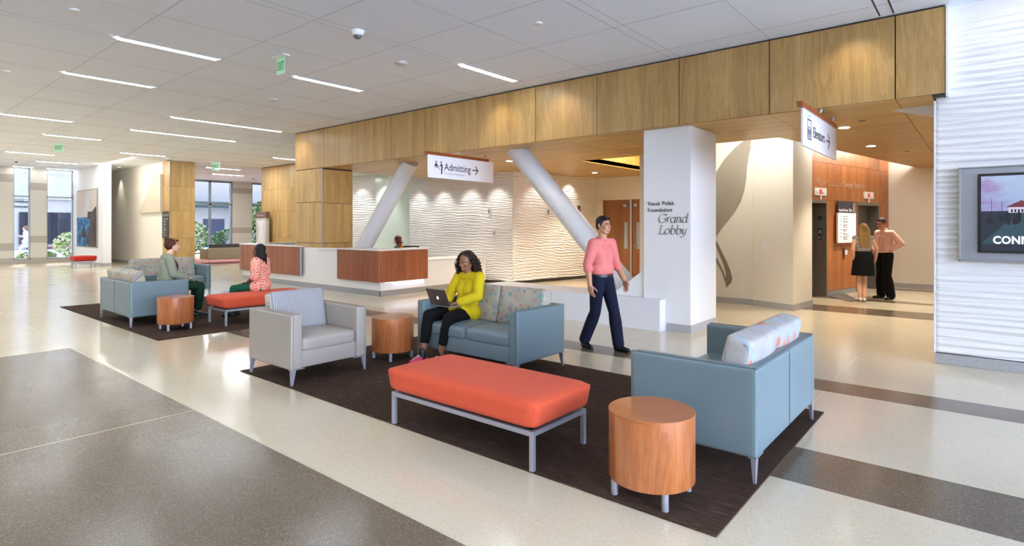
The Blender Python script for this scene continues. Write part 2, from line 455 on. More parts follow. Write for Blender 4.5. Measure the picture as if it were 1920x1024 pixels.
# ---- oak bulkhead
def bulkhead():
    mb = MB(); xs = [-14.45,-13.03,-11.6,-10.34,-8.93,-7.64,-6.22,-4.94,-3.52,-2.24,-.82,-.34]
    mb.box(-14.44, -.36, 8.172, 8.40, SOF+.005, CEIL, 1)
    panels(mb, xs, [SOF, CEIL-.02], 8.15, gap=.014)
    mb.box(-.34, -.315, 8.145, 8.40, SOF-.03, CEIL-.01, 2)
    mb.box(-.46, -.315, 8.15, 8.42, SOF-.014, SOF-.002, 1)
    struct('wall_bulkhead', mb, [M['oak'], M['joint'], M['white_plastic']])
bulkhead()
# ---- oak soffit (ceiling of reception and lift lobby)
def soffit():
    mb = MB(); z0, z1 = SOF, SOF+.02
    xs = [-13.6,-12.2,-10.34,-8.93,-7.2,-5.7,-4.94,-3.52,-2.24,-.82,1.2]
    def pan(x0,x1,y0,y1):
        g=.006; mb.box(x0+g/2, x1-g/2, y0+g/2, y1-g/2, z0, z1, 0)
    ys = [8.17, 10.05, 11.15, 12.6, 14.4, 15.8]
    for a, b in zip(xs[:6], xs[1:7]):
        for c, d in zip(ys[:-1], ys[1:]):
            if a >= -7.3 and b <= -5.6 and c >= 11.1 and d <= 14.5: continue
            if a < -12.3 and c > 12.5: continue
            pan(a, b, c, d)
    # lobby side: bounded by the cove edge
    def edge_x(y): return -2.70 + (y-10.38)*(1.64/9.21)
    for a, b in zip(xs[6:-2], xs[7:-1]):
        pan(a, b, 8.17, 10.38)
    pan(-.82, -.465, 8.17, 8.57); pan(-.82, 1.2, 8.57, 10.38)
    rows = [10.38, 12.6, 15.0, 17.3, 18.2]
    for c, d in zip(rows[:-1], rows[1:]):
        cuts = [None, -2.24, -.82, 1.2]
        for i in range(3):
            l0 = edge_x(c) if i == 0 else max(cuts[i], edge_x(c)); l1 = edge_x(d) if i == 0 else max(cuts[i], edge_x(d))
            r0 = max(cuts[i+1], edge_x(c)); r1 = max(cuts[i+1], edge_x(d))
            if r0-l0 < .01 and r1-l1 < .01: continue
            g = .003
            mb.prism([(l0+g, c+g), (r0-g, c+g), (r1-g, d-g), (l1+g, d-g)], z0, z1, 'xy', 0)
    mb.box(-13.62, -7.2, 8.2, 15.8, z1, z1+.1, 1); mb.box(-7.2, -5.7, 8.2, 11.15, z1, z1+.1, 1); mb.box(-7.2, -5.7, 14.4, 15.8, z1, z1+.1, 1)
    mb.box(-5.7, -.465, 8.2, 10.38, z1, z1+.1, 1); mb.box(-.465, 1.2, 8.57, 10.38, z1, z1+.1, 1)
    mb.prism([(-2.70,10.38),(1.2,10.38),(1.2,18.2),(-1.31,18.2)], z1, z1+.1, 'xy', 1)
    # recess with oak lining
    mb.box(-7.22, -7.2, 11.15, 14.4, SOF, 3.62, 2); mb.box(-5.7, -5.68, 11.15, 14.4, SOF, 3.62, 2)
    mb.box(-7.2, -5.7, 14.4, 14.42, SOF, 3.62, 2); mb.box(-7.2, -5.7, 11.13, 11.15, SOF, 3.62, 2)
    mb.box(-7.25, -5.65, 11.1, 14.45, 3.62, 3.66, 3)
    struct('ceiling_soffit', mb, [M['oak_x'], M['joint'], M['oak_x'], M['white']])
    w = MB()
    w.prism([(-15.2,8.9),(-13.62,8.9),(-13.62,12.7),(-19.5,12.7)], 3.46, 3.56, 'xy', 0)
    w.box(-4.6, 1.5, 10.5, 18.6, 3.60, 3.70, 0)
    struct('ceiling_cove', w, M['white'])
soffit()
# ---- oak clad block at the left end of reception
def wood_block():
    mb = MB()
    mb.box(-14.43, -13.14, 8.17, 9.05, .3, SOF, 1)
    panels(mb, [-14.45, -13.14], [.32, 1.17, 2.24, SOF-.005], 8.15, gap=.014)
    panels(mb, [8.17, 9.07], [.32, 1.17, 2.21, SOF-.03], -13.12, plane='yz', sgn=1, gap=.014)
    mb.box(-13.14, -13.118, 8.148, 8.17, .32, SOF-.01, 2)
    struct('wall_reception_block', mb, [M['oak'], M['joint'], M['silver']])
    mb = MB()
    mb.box(-24.0, -19.5, 12.02, 12.3, 0, CEIL, 1)
    panels(mb, [-24.04,-23.08,-21.78,-20.6,-19.5], [.1,1.16,2.21,3.16,CEIL-.02], 12.0)
    struct('wall_panelled', mb, [M['oak'], M['joint']])
wood_block()
# ---- sculpted relief walls
def relief(name, p0, d, length, z0, z1, out, amp=.028, seed=0, dx=.03, dz=.0085, lam=.072, cross=1.0, seams=()):
    # p0: start (x,y); d: unit direction along wall; out: unit outward normal
    nx = max(2, int(length/dx)); nz = int((z1-z0)/dz)
    rng = np.random.RandomState(seed)
    s = np.linspace(0, length, nx+1)[None, :]; z = np.linspace(z0, z1, nz+1)[:, None]
    h = np.zeros((nz+1, nx+1)); tot = 0
    for _ in range(26):
        kx = rng.normal(0, 4.2*cross); kz = 2*np.pi/(lam*rng.uniform(.78, 1.45)); am = rng.uniform(.5, 1.0)
        ph = kx*s + kz*z + rng.uniform(0, 6.28)
        h += am*np.sin(ph + .5*np.sin(ph)); tot += am*am
    h = h/np.sqrt(tot/2); h = np.tanh(h*.75)*.5+.5
    h = h*amp
    for q in seams: h = np.where(np.abs(s-q) < dx*.6, 0, h)
    X = p0[0] + d[0]*s + out[0]*h; Y = p0[1] + d[1]*s + out[1]*h; Z = z + 0*h
    vs = np.stack([X, Y, Z], -1).reshape(-1, 3)
    i = np.arange(nz)[:, None]*(nx+1) + np.arange(nx)[None, :]
    fs = np.stack([i, i+1, i+nx+2, i+nx+1], -1).reshape(-1, 4)
    if (d[1]*1*0 + d[0]*out[1] - d[1]*out[0]) > 0: fs = fs[:, ::-1]
    me = bpy.data.meshes.new(name)
    # back box so that the wall is solid
    bx = MB(); q0 = Vector((p0[0], p0[1])); q1 = q0 + Vector(d)*length; o2 = Vector(out)*-.2
    pts = [tuple(q0), tuple(q1), tuple(q1+o2), tuple(q0+o2)]
    bx.prism(pts, z0, z1, 'xy', 1)
    n0 = len(vs)
    V = [tuple(v) for v in vs] + bx.v; Fc = [tuple(int(k) for k in f) for f in fs] + [tuple(k+n0 for k in f) for f in bx.f]
    # close left/right edges
    for col in (0, nx):
        for r in range(nz):
            a0 = r*(nx+1)+col; a1 = (r+1)*(nx+1)+col
            base = len(V); q = q0 if col == 0 else q1
            V += [(q.x, q.y, vs[a0][2]), (q.x, q.y, vs[a1][2])]
            Fc.append((a0, a1, base+1, base))
    me.from_pydata(V, [], Fc); me.materials.append(M['relief']); me.materials.append(M['white']); me.update()
    me.polygons.foreach_set('use_smooth', [True]*len(fs) + [False]*(len(Fc)-len(fs)))
    o = bpy.data.objects.new(name, me); COL.objects.link(o); return tag(o, kind='structure')
M['relief'] = painted('relief_panel', (232,231,230), .5, .02)
relief('wall_right_relief', (-.44, 8.33), (1, 0), 4.2, .13, CEIL, (0, -1), seed=3, dx=.03, lam=.066, amp=.036, cross=.55)
relief('wall_reception_relief', (-14.25, 12.0), (1, 0), 4.32, .1, SOF, (0, -1), seed=5, dx=.03, dz=.0085, lam=.066, amp=.026, cross=1.9, seams=(3.3,))
relief('wall_side_relief', (-9.93, 12.0), (.142, .99), 3.6, .1, SOF, (.99, -.142), seed=8, dx=.03, dz=.0085, lam=.066, amp=.026, cross=1.9)
relief('wall_office_relief', (-19.4, 12.6), (1, 0), 2.55, .1, 3.46, (0, -1), seed=9, dx=.04, dz=.0105, lam=.08, amp=.03, cross=1.5)
def rest_of_walls():
    mb = MB()
    mb.box(-.45, 3.8, 8.29, 8.56, 0, .12, 0)
    mb.box(-.46, -.44, 8.30, 8.56, .12, SOF-.045, 1)
    struct('baseboard_right', mb, [M['stone_base'], M['white']], bevel=.004)
    mb = MB(); mb.box(3.76, 8.2, 8.33, 8.56, 0, CEIL, 0); struct('wall_right_end', mb, M['white'])
    mb = MB(); mb.box(-16.8, -14.2, 12.55, 12.7, 0, 3.46, 0); struct('wall_office_glass', mb, M['green_glass'])
    # door wall behind reception
    mb = MB(); mb.box(-9.6, -9.22, 15.5, 15.7, 0, SOF, 0); mb.box(-9.22, -6.2, 15.5, 15.7, 2.47, SOF, 0); mb.box(-6.3, -5.5, 15.5, 15.7, 0, SOF, 0)
    struct('wall_reception_back', mb, M['warm'])
    # leaf wall and projecting corner (cream)
    mb = MB()
    pts = [(-5.6,10.96),(-4.6,10.96),(-4.6,12.05),(-3.63,12.05),(-3.61,11.98),(-2.79,11.69),(-2.69,12.76),(-3.3,12.9),(-3.3,15.7),(-5.6,15.7)]
    mb.prism(pts, 0, 3.6, 'xy', 0)
    struct('wall_leaf', mb, M['warm'])
    def base_run(name, pts, h=.12, t=.012):
        mb = MB()
        for (x0,y0),(x1,y1) in zip(pts[:-1], pts[1:]):
            d = Vector((x1-x0, y1-y0)).normalized(); n = Vector((d.y, -d.x))
            a = Vector((x0,y0)); b = Vector((x1,y1)) + d*t*.9
            mb.prism([tuple(a+n*t), tuple(b+n*t), tuple(b), tuple(a)], 0, h, 'xy', 0)
        struct(name, mb, M['stone_base'])
    base_run('baseboard_leaf', [(-4.6,12.05),(-3.63,12.05),(-3.61,11.98),(-2.79,11.69),(-2.69,12.76)])
    mb = MB(); mb.box(-1.96, 3.9, 18.0, 18.2, 0, 3.6, 0); struct('wall_lobby_end', mb, M['warm'])
    base_run('baseboard_lobby_end', [(-1.96,18.0),(1.9,18.0)])
    mb = MB(); mb.box(1.9, 2.1, 8.56, 18.0, 0, 3.6, 0); struct('wall_lobby_side', mb, M['warm'])
    # square pillar with fin and low bench
    mb = MB(); mb.box(-4.15, -3.38, 8.26, 9.30, 0, SOF, 0)
    mb.prism([(-4.75,.48),(-4.15,.48),(-4.15,.93)], 8.30, 9.1, 'xz', 0)
    mb.box(-4.45, -4.15, 8.36, 9.2, 0, .48, 0)
    struct('wall_pillar', mb, M['white'], bevel=.006)
    mb = MB(); mb.box(-3.76, -3.368, 8.248, 9.312, 0, .12, 0); struct('baseboard_pillar', mb, M['stone_base'])
    # far left: stone wall with slot windows
    stone = painted('limestone_wall', (190,184,170), .7); band = painted('limestone_band', (160,150,138), .7)
    def pier(name, x, y0, y1, bands, z0=0, z1=CEIL):
        mb = MB(); zs = sorted(set([z0, z1] + [q for b in bands for q in b]))
        for a, b in zip(zs[:-1], zs[1:]):
            k = 1 if any(abs(a-q[0]) < 1e-6 for q in bands) else 0
            mb.box(x-.45, x, y0, y1, a, b, k)
        struct(name, mb, [stone, band])
    bd = [(0,.26),(.57,.9),(3.48,3.82)]; bd2 = [(0,.26),(.9,1.2),(3.18,3.5)]
    pier('wall_far_a', -31.7, 1.6, 5.06, bd); pier('wall_far_b', -31.7, 5.62, 6.18, bd2); pier('wall_far_c', -31.7, -2.6, .9, bd)
    pier('wall_far_h', -31.7, -9, -3.3, bd2)
    mb = MB()
    for a, b in ((5.06,5.62),(6.18,7.5),(.9,1.6),(-3.3,-2.6)): mb.box(-32.15, -31.7, a, b, 0, .17, 0)
    struct('trim_sill', mb, band)
    pier('wall_far_d', -32.6, 14.62, 15.72, [(1.23,1.55),(3.48,3.79)]); pier('wall_far_e', -32.6, 16.9, 20, [(1.23,1.55)]); pier('wall_far_f', -32.6, 8.4, 12.2, [(0,.26)])
    mb = MB(); mb.box(-32.2, -31.7, 7.5, 8.4, 0, CEIL, 0); struct('wall_far_g', mb, stone)
    # art wall, corridor wall
    mb = MB(); mb.box(-32.1, -27.4, 7.13, 7.42, 0, CEIL, 0); struct('wall_art', mb, M['white'])
    base_run('baseboard_art', [(-31.7,7.13),(-27.4,7.13),(-27.4,7.42)])
    mb = MB(); mb.box(-32.1, -24.7, 8.41, 8.6, 0, CEIL, 0)
    # sloping brace enclosure standing proud of the wall
    mb.prism([(-27.15,2.17),(-24.7,2.17),(-24.7,3.65),(-25.25,3.65)], 8.41, 8.30, 'xz', 1)
    struct('wall_corridor', mb, [M['warm'], painted('taupe_paint', (196,184,164), .6)])
    base_run('baseboard_corridor', [(-31.0,8.41),(-24.78,8.41)])
    mb = MB(); mb.box(-24.74, -24.07, 8.42, 9.30, 0, CEIL, 1)
    zs = [.0,1.15,2.2,3.16,CEIL-.01]
    panels(mb, [-24.76,-24.07], zs, 8.40); panels(mb, [8.42,9.32], zs, -24.05, plane='yz', sgn=1)
    mb.box(-24.07,-24.045,8.395,8.42,0,CEIL-.01,2)
    struct('wall_wood_pillar', mb, [M['oak'], M['joint'], M['silver']])
    # closing walls that are behind / beyond
    mb = MB(); mb.box(-34, 8.2, 19.9, 20.1, 0, CEIL, 0); struct('wall_north', mb, M['warm'])
    mb = MB(); mb.box(-17.0, -9.6, 15.8, 16.0, 0, CEIL, 0); struct('wall_office_back', mb, M['warm'])
rest_of_walls()
def glazed_wall(name, n, plane, at, u0, u1, step, z0=.1, z1=CEIL, transom=2.9, deep=.12, mul=.07, us=None):
    # aluminium framed window with pane as a child
    mb = MB(); us = us or [u0 + (u1-u0)*i/max(1, round((u1-u0)/step)) for i in range(max(1, round((u1-u0)/step))+1)]
    def bx(a, b, z_0, z_1, d=deep):
        if plane == 'x': mb.box(at-d, at, a, b, z_0, z_1, 0)
        else: mb.box(a, b, at-d, at, z_0, z_1, 0)
    for u in us: bx(max(u-mul/2, u0), min(u+mul/2, u1), z0, z1)
    for z in ([z0+mul/2, z1-mul/2] + ([transom] if transom else [])): bx(u0, u1, z-mul/2, z+mul/2, deep*.8)
    o = struct(f'window_{n}', mb, M['window_frame'])
    g = MB()
    if plane == 'x': g.box(at-deep*.55, at-deep*.5, u0, u1, z0, z1, 0)
    else: g.box(u0, u1, at-deep*.55, at-deep*.5, z0, z1, 0)
    g.build('pane', M['glass'] if n == 7 else M['glass_t'], o)
glazed_wall('w', 1, 'x', -31.75, 5.06, 5.62, 2, .17)
glazed_wall('w', 2, 'x', -31.75, 6.18, 7.13, 2, .17)
glazed_wall('w', 3, 'x', -32.65, 12.2, 14.62, 2, .1, us=[12.2, 13.43, 14.62], transom=2.83, mul=.1)
glazed_wall('w', 4, 'x', -32.65, 15.72, 16.9, 2, .1, transom=2.83, mul=.1)
glazed_wall('w', 5, 'x', -31.75, .9, 1.6, 2, .17); glazed_wall('w', 6, 'x', -31.75, -3.3, -2.6, 2, .17)
glazed_wall('w', 7, 'x', 8.1, -9, 8.3, 2.2, .05); mb = MB(); mb.box(-33, 8.2, -9.05, -8.9, 0, CEIL, 0); struct('wall_south', mb, M['warm'])
# ================================================================== BUILT-IN PIECES
# V shaped concrete braces
def brace(label, p, q, r=.20):
    mb = MB(); mb.tube([p, q], r, 32)
    o = mb.build('slanted_column', M['brace'], smooth=True)
    return tag(o, label, 'column')
M['brace'] = painted('column_paint', (206,206,210), .35)
brace('white round slanted column leaning left, rising behind the reception desk corner', (-10.43, 8.80, SOF+.02), (-12.55, 8.80, .72))
brace('white round slanted column falling right to the square pillar fin', (-7.18, 8.78, SOF+.02), (-4.53, 8.69, .40))
brace('white slanted column end poking from the oak soffit beside the sculpted television wall', (-2.0, 8.77, SOF+.55), (1.10, 9.3, 2.80), .24)
# ---- reception desk
def reception():
    t = thing('reception_desk', 'long white reception desk with cherry wood transaction panels and steel toe kick', 'desk', (-13.0, 8.1, 0))
    B = Vector((13.0, -8.1, 0))
    def L(mb): mb.v = [(x+13.0, y-8.1, z) for x, y, z in mb.v]; return mb
    # right counter (cherry box on white base)
    mb = MB(); g=.005
    mb.box(-12.15, -10.50, 7.95, 7.98, .33, 1.05); 
    L(mb).build('front_panel', M['cherry'], t, bevel=.003)
    mb = MB(); mb.box(-10.53, -10.50, 7.983, 9.42, .33, 1.05); L(mb).build('side_panel', M['cherry'], t, bevel=.003)
    mb = MB(); mb.prism([(-12.17,7.93),(-10.48,7.93),(-10.48,9.44),(-11.05,9.44),(-11.05,8.38),(-12.17,8.38)], 1.05, 1.08); L(mb).build('countertop', M['top'], t, bevel=.003)
    mb = MB(); mb.box(-13.12, -10.58, 8.06, 8.14, .13, 1.05); mb.box(-12.13, -10.54, 7.985, 8.4, .3, .33)
    mb.box(-10.66, -10.58, 8.14, 9.40, .13, 1.05); mb.box(-10.66, -10.58, 9.40, 11.6, .13, .76); mb.box(-11.3, -10.56, 9.44, 11.6, .76, .79)
    mb.box(-13.12,-12.15,8.0,8.3,1.02,1.06)
    L(mb).build('base', M['white_gloss'], t, bevel=.004)
    mb = MB(); mb.box(-14.0, -10.61, 8.075, 8.13, 0, .13); mb.box(-10.64, -10.60, 8.075, 11.6, 0, .13); L(mb).build('toe_kick', M['alu'], t)
    # left counter with rounded end
    def path(off, zr, x_end=-13.92):
        pts = [(x_end, 8.0+off)]
        pts.append((-17.25, 8.0+off))
        for i in range(1, 13):
            a = R(-90 - 90*i/12); r = .62-off
            pts.append((-17.25 + r*math.cos(a), 8.62 + r*math.sin(a)))
        pts.append((-17.25-(.62-off), 10.2)); return pts
    def wallrun(mb, off, th, z0, z1, x_end):
        o = path(off, 0, x_end); i = path(off+th, 0, x_end)
        for k in range(len(o)-1):
            mb.prism([o[k], i[k], i[k+1], o[k+1]], z0, z1, 'xy')
    mb = MB(); wallrun(mb, 0, .03, .30, 1.06, -13.93); L(mb).build('front_panel', M['cherry_c'], t, smooth=True, angle=30)
    mb = MB(); mb.box(-13.93, -13.905, 7.995, 8.035, .295, 1.065); L(mb).build('end_trim', M['alu'], t)
    mb = MB(); wallrun(mb, -.015, .42, 1.06, 1.085, -13.9); L(mb).build('countertop', M['top'], t)
    mb = MB(); wallrun(mb, .09, .08, .13, 1.05, -13.1); mb.box(-14.5,-13.1,8.07,8.15,.13,.32); L(mb).build('base', M['white_gloss'], t, smooth=True, angle=30)
    mb = MB(); wallrun(mb, .105, .02, 0, .13, -13.4); L(mb).build('toe_kick', M['alu'], t, smooth=True, angle=30)
    lamp('under_counter_light', 'AREA', (-10.54, 8.75, .32), 1.0, (.75,.78,1), (0,0,-1), .04, 1.2)
    lamp('under_counter_light', 'AREA', (-11.4, 8.02, .31), .8, (.9,.9,1), (0,0,-1), 1.3, .04)
M['top'] = flat('solid_surface_top', (214,212,214), .3)
M['white_gloss'] = flat('white_solid_surface', (224,222,220), .35)
M['cherry_c'] = M['cherry']
reception()
# ---- low terrazzo bench wall
mb = MB(); mb.box(-7.55, -3.79, 8.08, 8.9, 0, .48)
o = mb.build('low_wall_bench', M['bench_white'], bevel=.006); tag(o, 'long low white terrazzo bench wall running to the square pillar', 'bench')
# ---- pillar lettering
def pen_glyphs():
    """calligraphic italic letters drawn with a slanted pen: strokes are polylines in em units"""
    def arc(cx, cy, rx, ry, a0, a1, n=14):
        return [(cx+rx*math.cos(R(a0+(a1-a0)*i/n)), cy+ry*math.sin(R(a0+(a1-a0)*i/n))) for i in range(n+1)]
    G = {}
    G['G'] = (.74, [arc(.40,.35,.34,.36,40,325,26)+[(.68,.13),(.68,.32)], [(.50,.32),(.78,.32)], [(.66,.58),(.69,.70)]])
    G['L'] = (.60, [[(.20,.70),(.20,.0)], [(.08,.70),(.34,.70)], [(.06,0),(.52,0),(.57,.16)]])
    G['r'] = (.36, [[(.02,.40),(.12,.44),(.12,0)], arc(.26,.28,.14,.17,170,60,8)])
    G['a'] = (.48, [arc(.23,.21,.19,.23,50,360,18), [(.42,.44),(.40,.06),(.44,.0),(.50,.05)]])
    G['n'] = (.50, [[(.02,.40),(.11,.44),(.11,0)], arc(.25,.27,.14,.18,170,10,10)+[(.40,.06),(.44,0),(.50,.05)]])
    G['d'] = (.50, [arc(.23,.21,.19,.23,50,360,18), [(.34,.72),(.43,.74),(.42,.06),(.46,0),(.52,.05)]])
    G['o'] = (.48, [arc(.23,.22,.20,.235,90,450,22)])
    G['b'] = (.48, [[(.02,.72),(.10,.74),(.09,.10)], arc(.26,.22,.18,.235,150,-200,22)])
    G['y'] = (.46, [[(.02,.40),(.08,.44),(.13,.10),(.20,0),(.30,.06),(.38,.20)], [(.42,.44),(.36,.0),(.26,-.20),(.12,-.27),(.02,-.20)]])
    return G
def pen_text(s, size, shear=.22, nib=.055, ang=35, thick=.003):
    G = pen_glyphs(); mb = MB(); x = 0; z1 = thick
    nx, ny = math.cos(R(ang))*nib/2, math.sin(R(ang))*nib/2
    k = 0
    for ch in s:
        if ch == ' ': x += .3; continue
        w, strokes = G[ch]
        for st in strokes:
            for (ax, ay), (bx, by) in zip(st[:-1], st[1:]):
                q = [(ax-nx, ay-ny), (ax+nx, ay+ny), (bx+nx, by+ny), (bx-nx, by-ny)]
                # thin minimum width
                d = Vector((bx-ax, by-ay)); 
                if d.length < 1e-6: continue
                d.normalize(); nn = Vector((-d.y, d.x))*.013
                for poly in (q, [(ax-nn.x, ay-nn.y), (bx-nn.x, by-nn.y), (bx+nn.x, by+nn.y), (ax+nn.x, ay+nn.y)]):
                    P = [((px+x+shear*py)*size, py*size) for px, py in poly]
                    ar = sum(P[i][0]*P[(i+1)%4][1]-P[(i+1)%4][0]*P[i][1] for i in range(4))
                    if abs(ar) < 1e-9: continue
                    mb.prism(P, -thick-k*2e-6, 0, 'xz', 0); k = (k+1) % 60
        x += w
    return mb
t = thing('wall_lettering', 'dark lettering ending in Grand Lobby on the white square pillar', 'lettering', (-4.08, 8.256, 1.4))
for s_, z_ in (('Vasek Polak', .53), ('Foundation', .43)): text_obj('lettering', s_, .088, (0, -.002, z_), (R(90),0,0), M['ink'], t, .001, xs=.95, space=1.08, offset=.0006)
mb = pen_text('Grand', .185, nib=.06); o = mb.build('lettering', M['ink'], t, loc=(.165, -.001, .262))
mb = pen_text('Lobby', .185, nib=.06); o = mb.build('lettering', M['ink'], t, loc=(.165, -.001, .085))
# ---- leaf graphic on the cream wall
def leaf_shape():
    m_, t_, b_ = new_mat('leaf_print')
    c = mapping(t_, (1,1,1)); w = N(t_, 'ShaderNodeTexWave'); w.wave_type='BANDS'; w.bands_direction='DIAGONAL'
    w.inputs['Scale'].default_value=9; w.inputs['Distortion'].default_value=2.2; w.inputs['Detail'].default_value=1.5; w.inputs['Detail Scale'].default_value=.6
    t_.links.new(c.outputs[0], w.inputs['Vector'])
    w2 = N(t_, 'ShaderNodeTexWave'); w2.bands_direction='DIAGONAL'; w2.inputs['Scale'].default_value=26; w2.inputs['Distortion'].default_value=3
    t_.links.new(c.outputs[0], w2.inputs['Vector'])
    f = math_n(t_, 'ADD', math_n(t_, 'MULTIPLY', w.outputs['Fac'], .5), math_n(t_, 'MULTIPLY', w2.outputs['Fac'], .5))
    r = ramp(t_, f, [(0, lin((132,124,110))), (1, lin((158,149,134)))]); t_.links.new(r.outputs[0], b_.inputs['Base Color']); b_.inputs['Roughness'].default_value=.6
    root = thing('leaf_mural', 'tall grey printed leaf with curling stem on the cream wall beside the pillar', 'mural', (-4.0, 12.045, 0))
    left = [(.35,3.40),(.18,3.36),(0.0,3.22),(-.20,3.02),(-.36,2.78),(-.46,2.5),(-.50,2.2),(-.47,1.95),(-.42,1.72),(-.385,1.5),(-.37,1.37)]
    right = [(-.34,1.44),(-.25,1.58),(-.12,1.74),(.02,1.93),(.13,2.12),(.20,2.35),(.24,2.6),(.26,2.85),(.30,3.1),(.36,3.3)]
    mid = [(.35,3.40),(.30,3.2),(.22,2.95),(.12,2.65),(-.0,2.32),(-.14,1.98),(-.26,1.68),(-.34,1.48),(-.37,1.37)]
    def fan(a, b, m):
        mb.prism(a + list(reversed(b)), -.006, 0, 'xz', m)
    mb = MB(); 
    L = left; fan(L, mid[1:-1], 0); mb.build('leaf_blade', m_, root)
    mb = MB(); fan(list(reversed(right)), list(mid[1:-1]), 0); o=mb.build('leaf_blade', flat('leaf_print_light', (150,141,126), .6), root)
    mb = MB(); mb.prism([(-.50,1.42),(-.42,1.40),(-.30,1.15),(-.17,.90),(-.08,.68),(-.04,.52),(-.07,.42),(-.16,.32),(-.19,.45),(-.17,.62),(-.22,.80),(-.31,1.02),(-.42,1.28)], -.006, 0, 'xz')
    mb.build('leaf_stem', flat('leaf_stem_print', (128,119,104), .6), root)
    mb = MB(); mb.prism([(-.60,1.12),(-.50,1.02),(-.36,.82),(-.26,.64),(-.20,.46),(-.17,.50),(-.24,.70),(-.34,.90),(-.48,1.08),(-.60,1.18)], -.005, 0, 'xz')
    mb.build('leaf_stem', flat('leaf_stem_print_light', (140,131,116), .6), root)
leaf_shape()
# ---- hanging signs
def arrow(mb, x, z, s, w, y=0):
    mb.box(x, x+s, y-.003, y, z-w/2, z+w/2)
    for sg in (1, -1):
        mb.prism([(x+s*.50, z+sg*s*.50), (x+s*.50+w*.9, z+sg*s*.5+sg*w*.2), (x+s+w*.7, z), (x+s-w*.7, z)], y-.003, y, 'xz')
def hang_sign(name, label, X, y0, y1, rail0, rail1, content):
    t = thing(name, label, 'sign', (X, y0, 2.55), R(90))   # local x runs along +Y, front (-y) looks to +X
    L = y1-y0
    mb = MB(); mb.box(0, L, -.012, .012, 0, .45); mb.build('sign_panel', M['sign_w'], t, bevel=.002)
    mb = MB(); mb.box(rail0-y0, rail1-y0, -.03, .03, .44, .50); mb.build('rail', M['sign_wood'], t, bevel=.002)
    for yy in (8.25, 9.02):
        mb = MB(); mb.tube([(yy-y0,0,.50),(yy-y0,0,SOF-2.55)], .008, 10); mb.lathe([(.03,SOF-2.55-.03),(.03,SOF-2.55)], 16, 0, Matrix.Translation((yy-y0,0,0)))
        mb.build('standoff', M['chrome'], t)
    content(t)
    return t
def adm(t):
    text_obj('lettering', 'Admitting', .205, (.42, -.013, .165), (R(90),0,0), M['ink'], t, .002, xs=.92, offset=.0004)
    text_obj('lettering', 'Pre-Testing • Registration', .062, (.41, -.013, .085), (R(90),0,0), M['inkl'], t, .002, xs=.9)
    mb = MB(); arrow(mb, 1.22, .225, .17, .022, -.012)
    mb.build('arrow', M['ink'], t)
    mb = MB()
    def disc(x, z, r): mb.prism([(x+r*math.cos(a*math.pi/8), z+r*math.sin(a*math.pi/8)) for a in range(16)], -.014, -.012, 'xz')
    disc(.205,.315,.018); mb.prism([(.165,.225),(.245,.225),(.245,.25),(.225,.285),(.185,.285),(.165,.25)], -.014, -.012, 'xz')
    mb.box(.15,.265,-.014,-.012,.205,.215); mb.box(.255,.265,-.014,-.012,.205,.24); mb.prism([(.25,.215),(.262,.215),(.31,.175),(.298,.172)], -.014, -.012, 'xz')
    disc(.335,.315,.018); mb.prism([(.335,.08),(.365,.08),(.375,.24),(.365,.285),(.33,.285),(.325,.27),(.29,.232),(.298,.222),(.338,.25)], -.014, -.012, 'xz')
    mb.build('pictogram', M['ink'], t)
hang_sign('hanging_sign', 'white hanging Admitting sign with wooden rail above the reception desk', -8.23, 7.38, 9.26, 7.32, 9.10, adm)
def elv(t):
    text_obj('lettering', 'Elevators', .19, (.50, -.013, .155), (R(90),0,0), M['ink'], t, .002, xs=.92, offset=.0002)
    mb = MB(); arrow(mb, 1.26, .20, .20, .024, -.012); mb.build('arrow', M['ink'], t)
    mb = MB()
    for (a,b,c,d) in ((.21,.40,.10,.115),(.21,.40,.33,.345),(.21,.222,.10,.345),(.388,.40,.10,.345)): mb.box(a,b,-.014,-.012,c,d)
    def disc(x, z, r): mb.prism([(x+r*math.cos(a*math.pi/8), z+r*math.sin(a*math.pi/8)) for a in range(16)], -.014, -.012, 'xz')
    for x in (.25,.305,.36):
        disc(x,.245,.012); mb.box(x-.016,x+.016,-.014,-.012,.17,.225); mb.box(x-.010,x-.003,-.014,-.012,.125,.17); mb.box(x+.003,x+.010,-.014,-.012,.125,.17)
    mb.build('pictogram', M['ink'], t)
    for p_ in ([(.255,.365),(.275,.40),(.295,.365)], [(.325,.40),(.365,.40),(.345,.365)]): mb = MB(); mb.prism(p_, -.014, -.012, 'xz'); mb.build('arrow', M['inkl'], t)
hang_sign('hanging_sign', 'white hanging Elevators sign with wooden rail in front of the lift lobby', -1.64, 7.28, 9.22, 7.16, 9.18, elv)
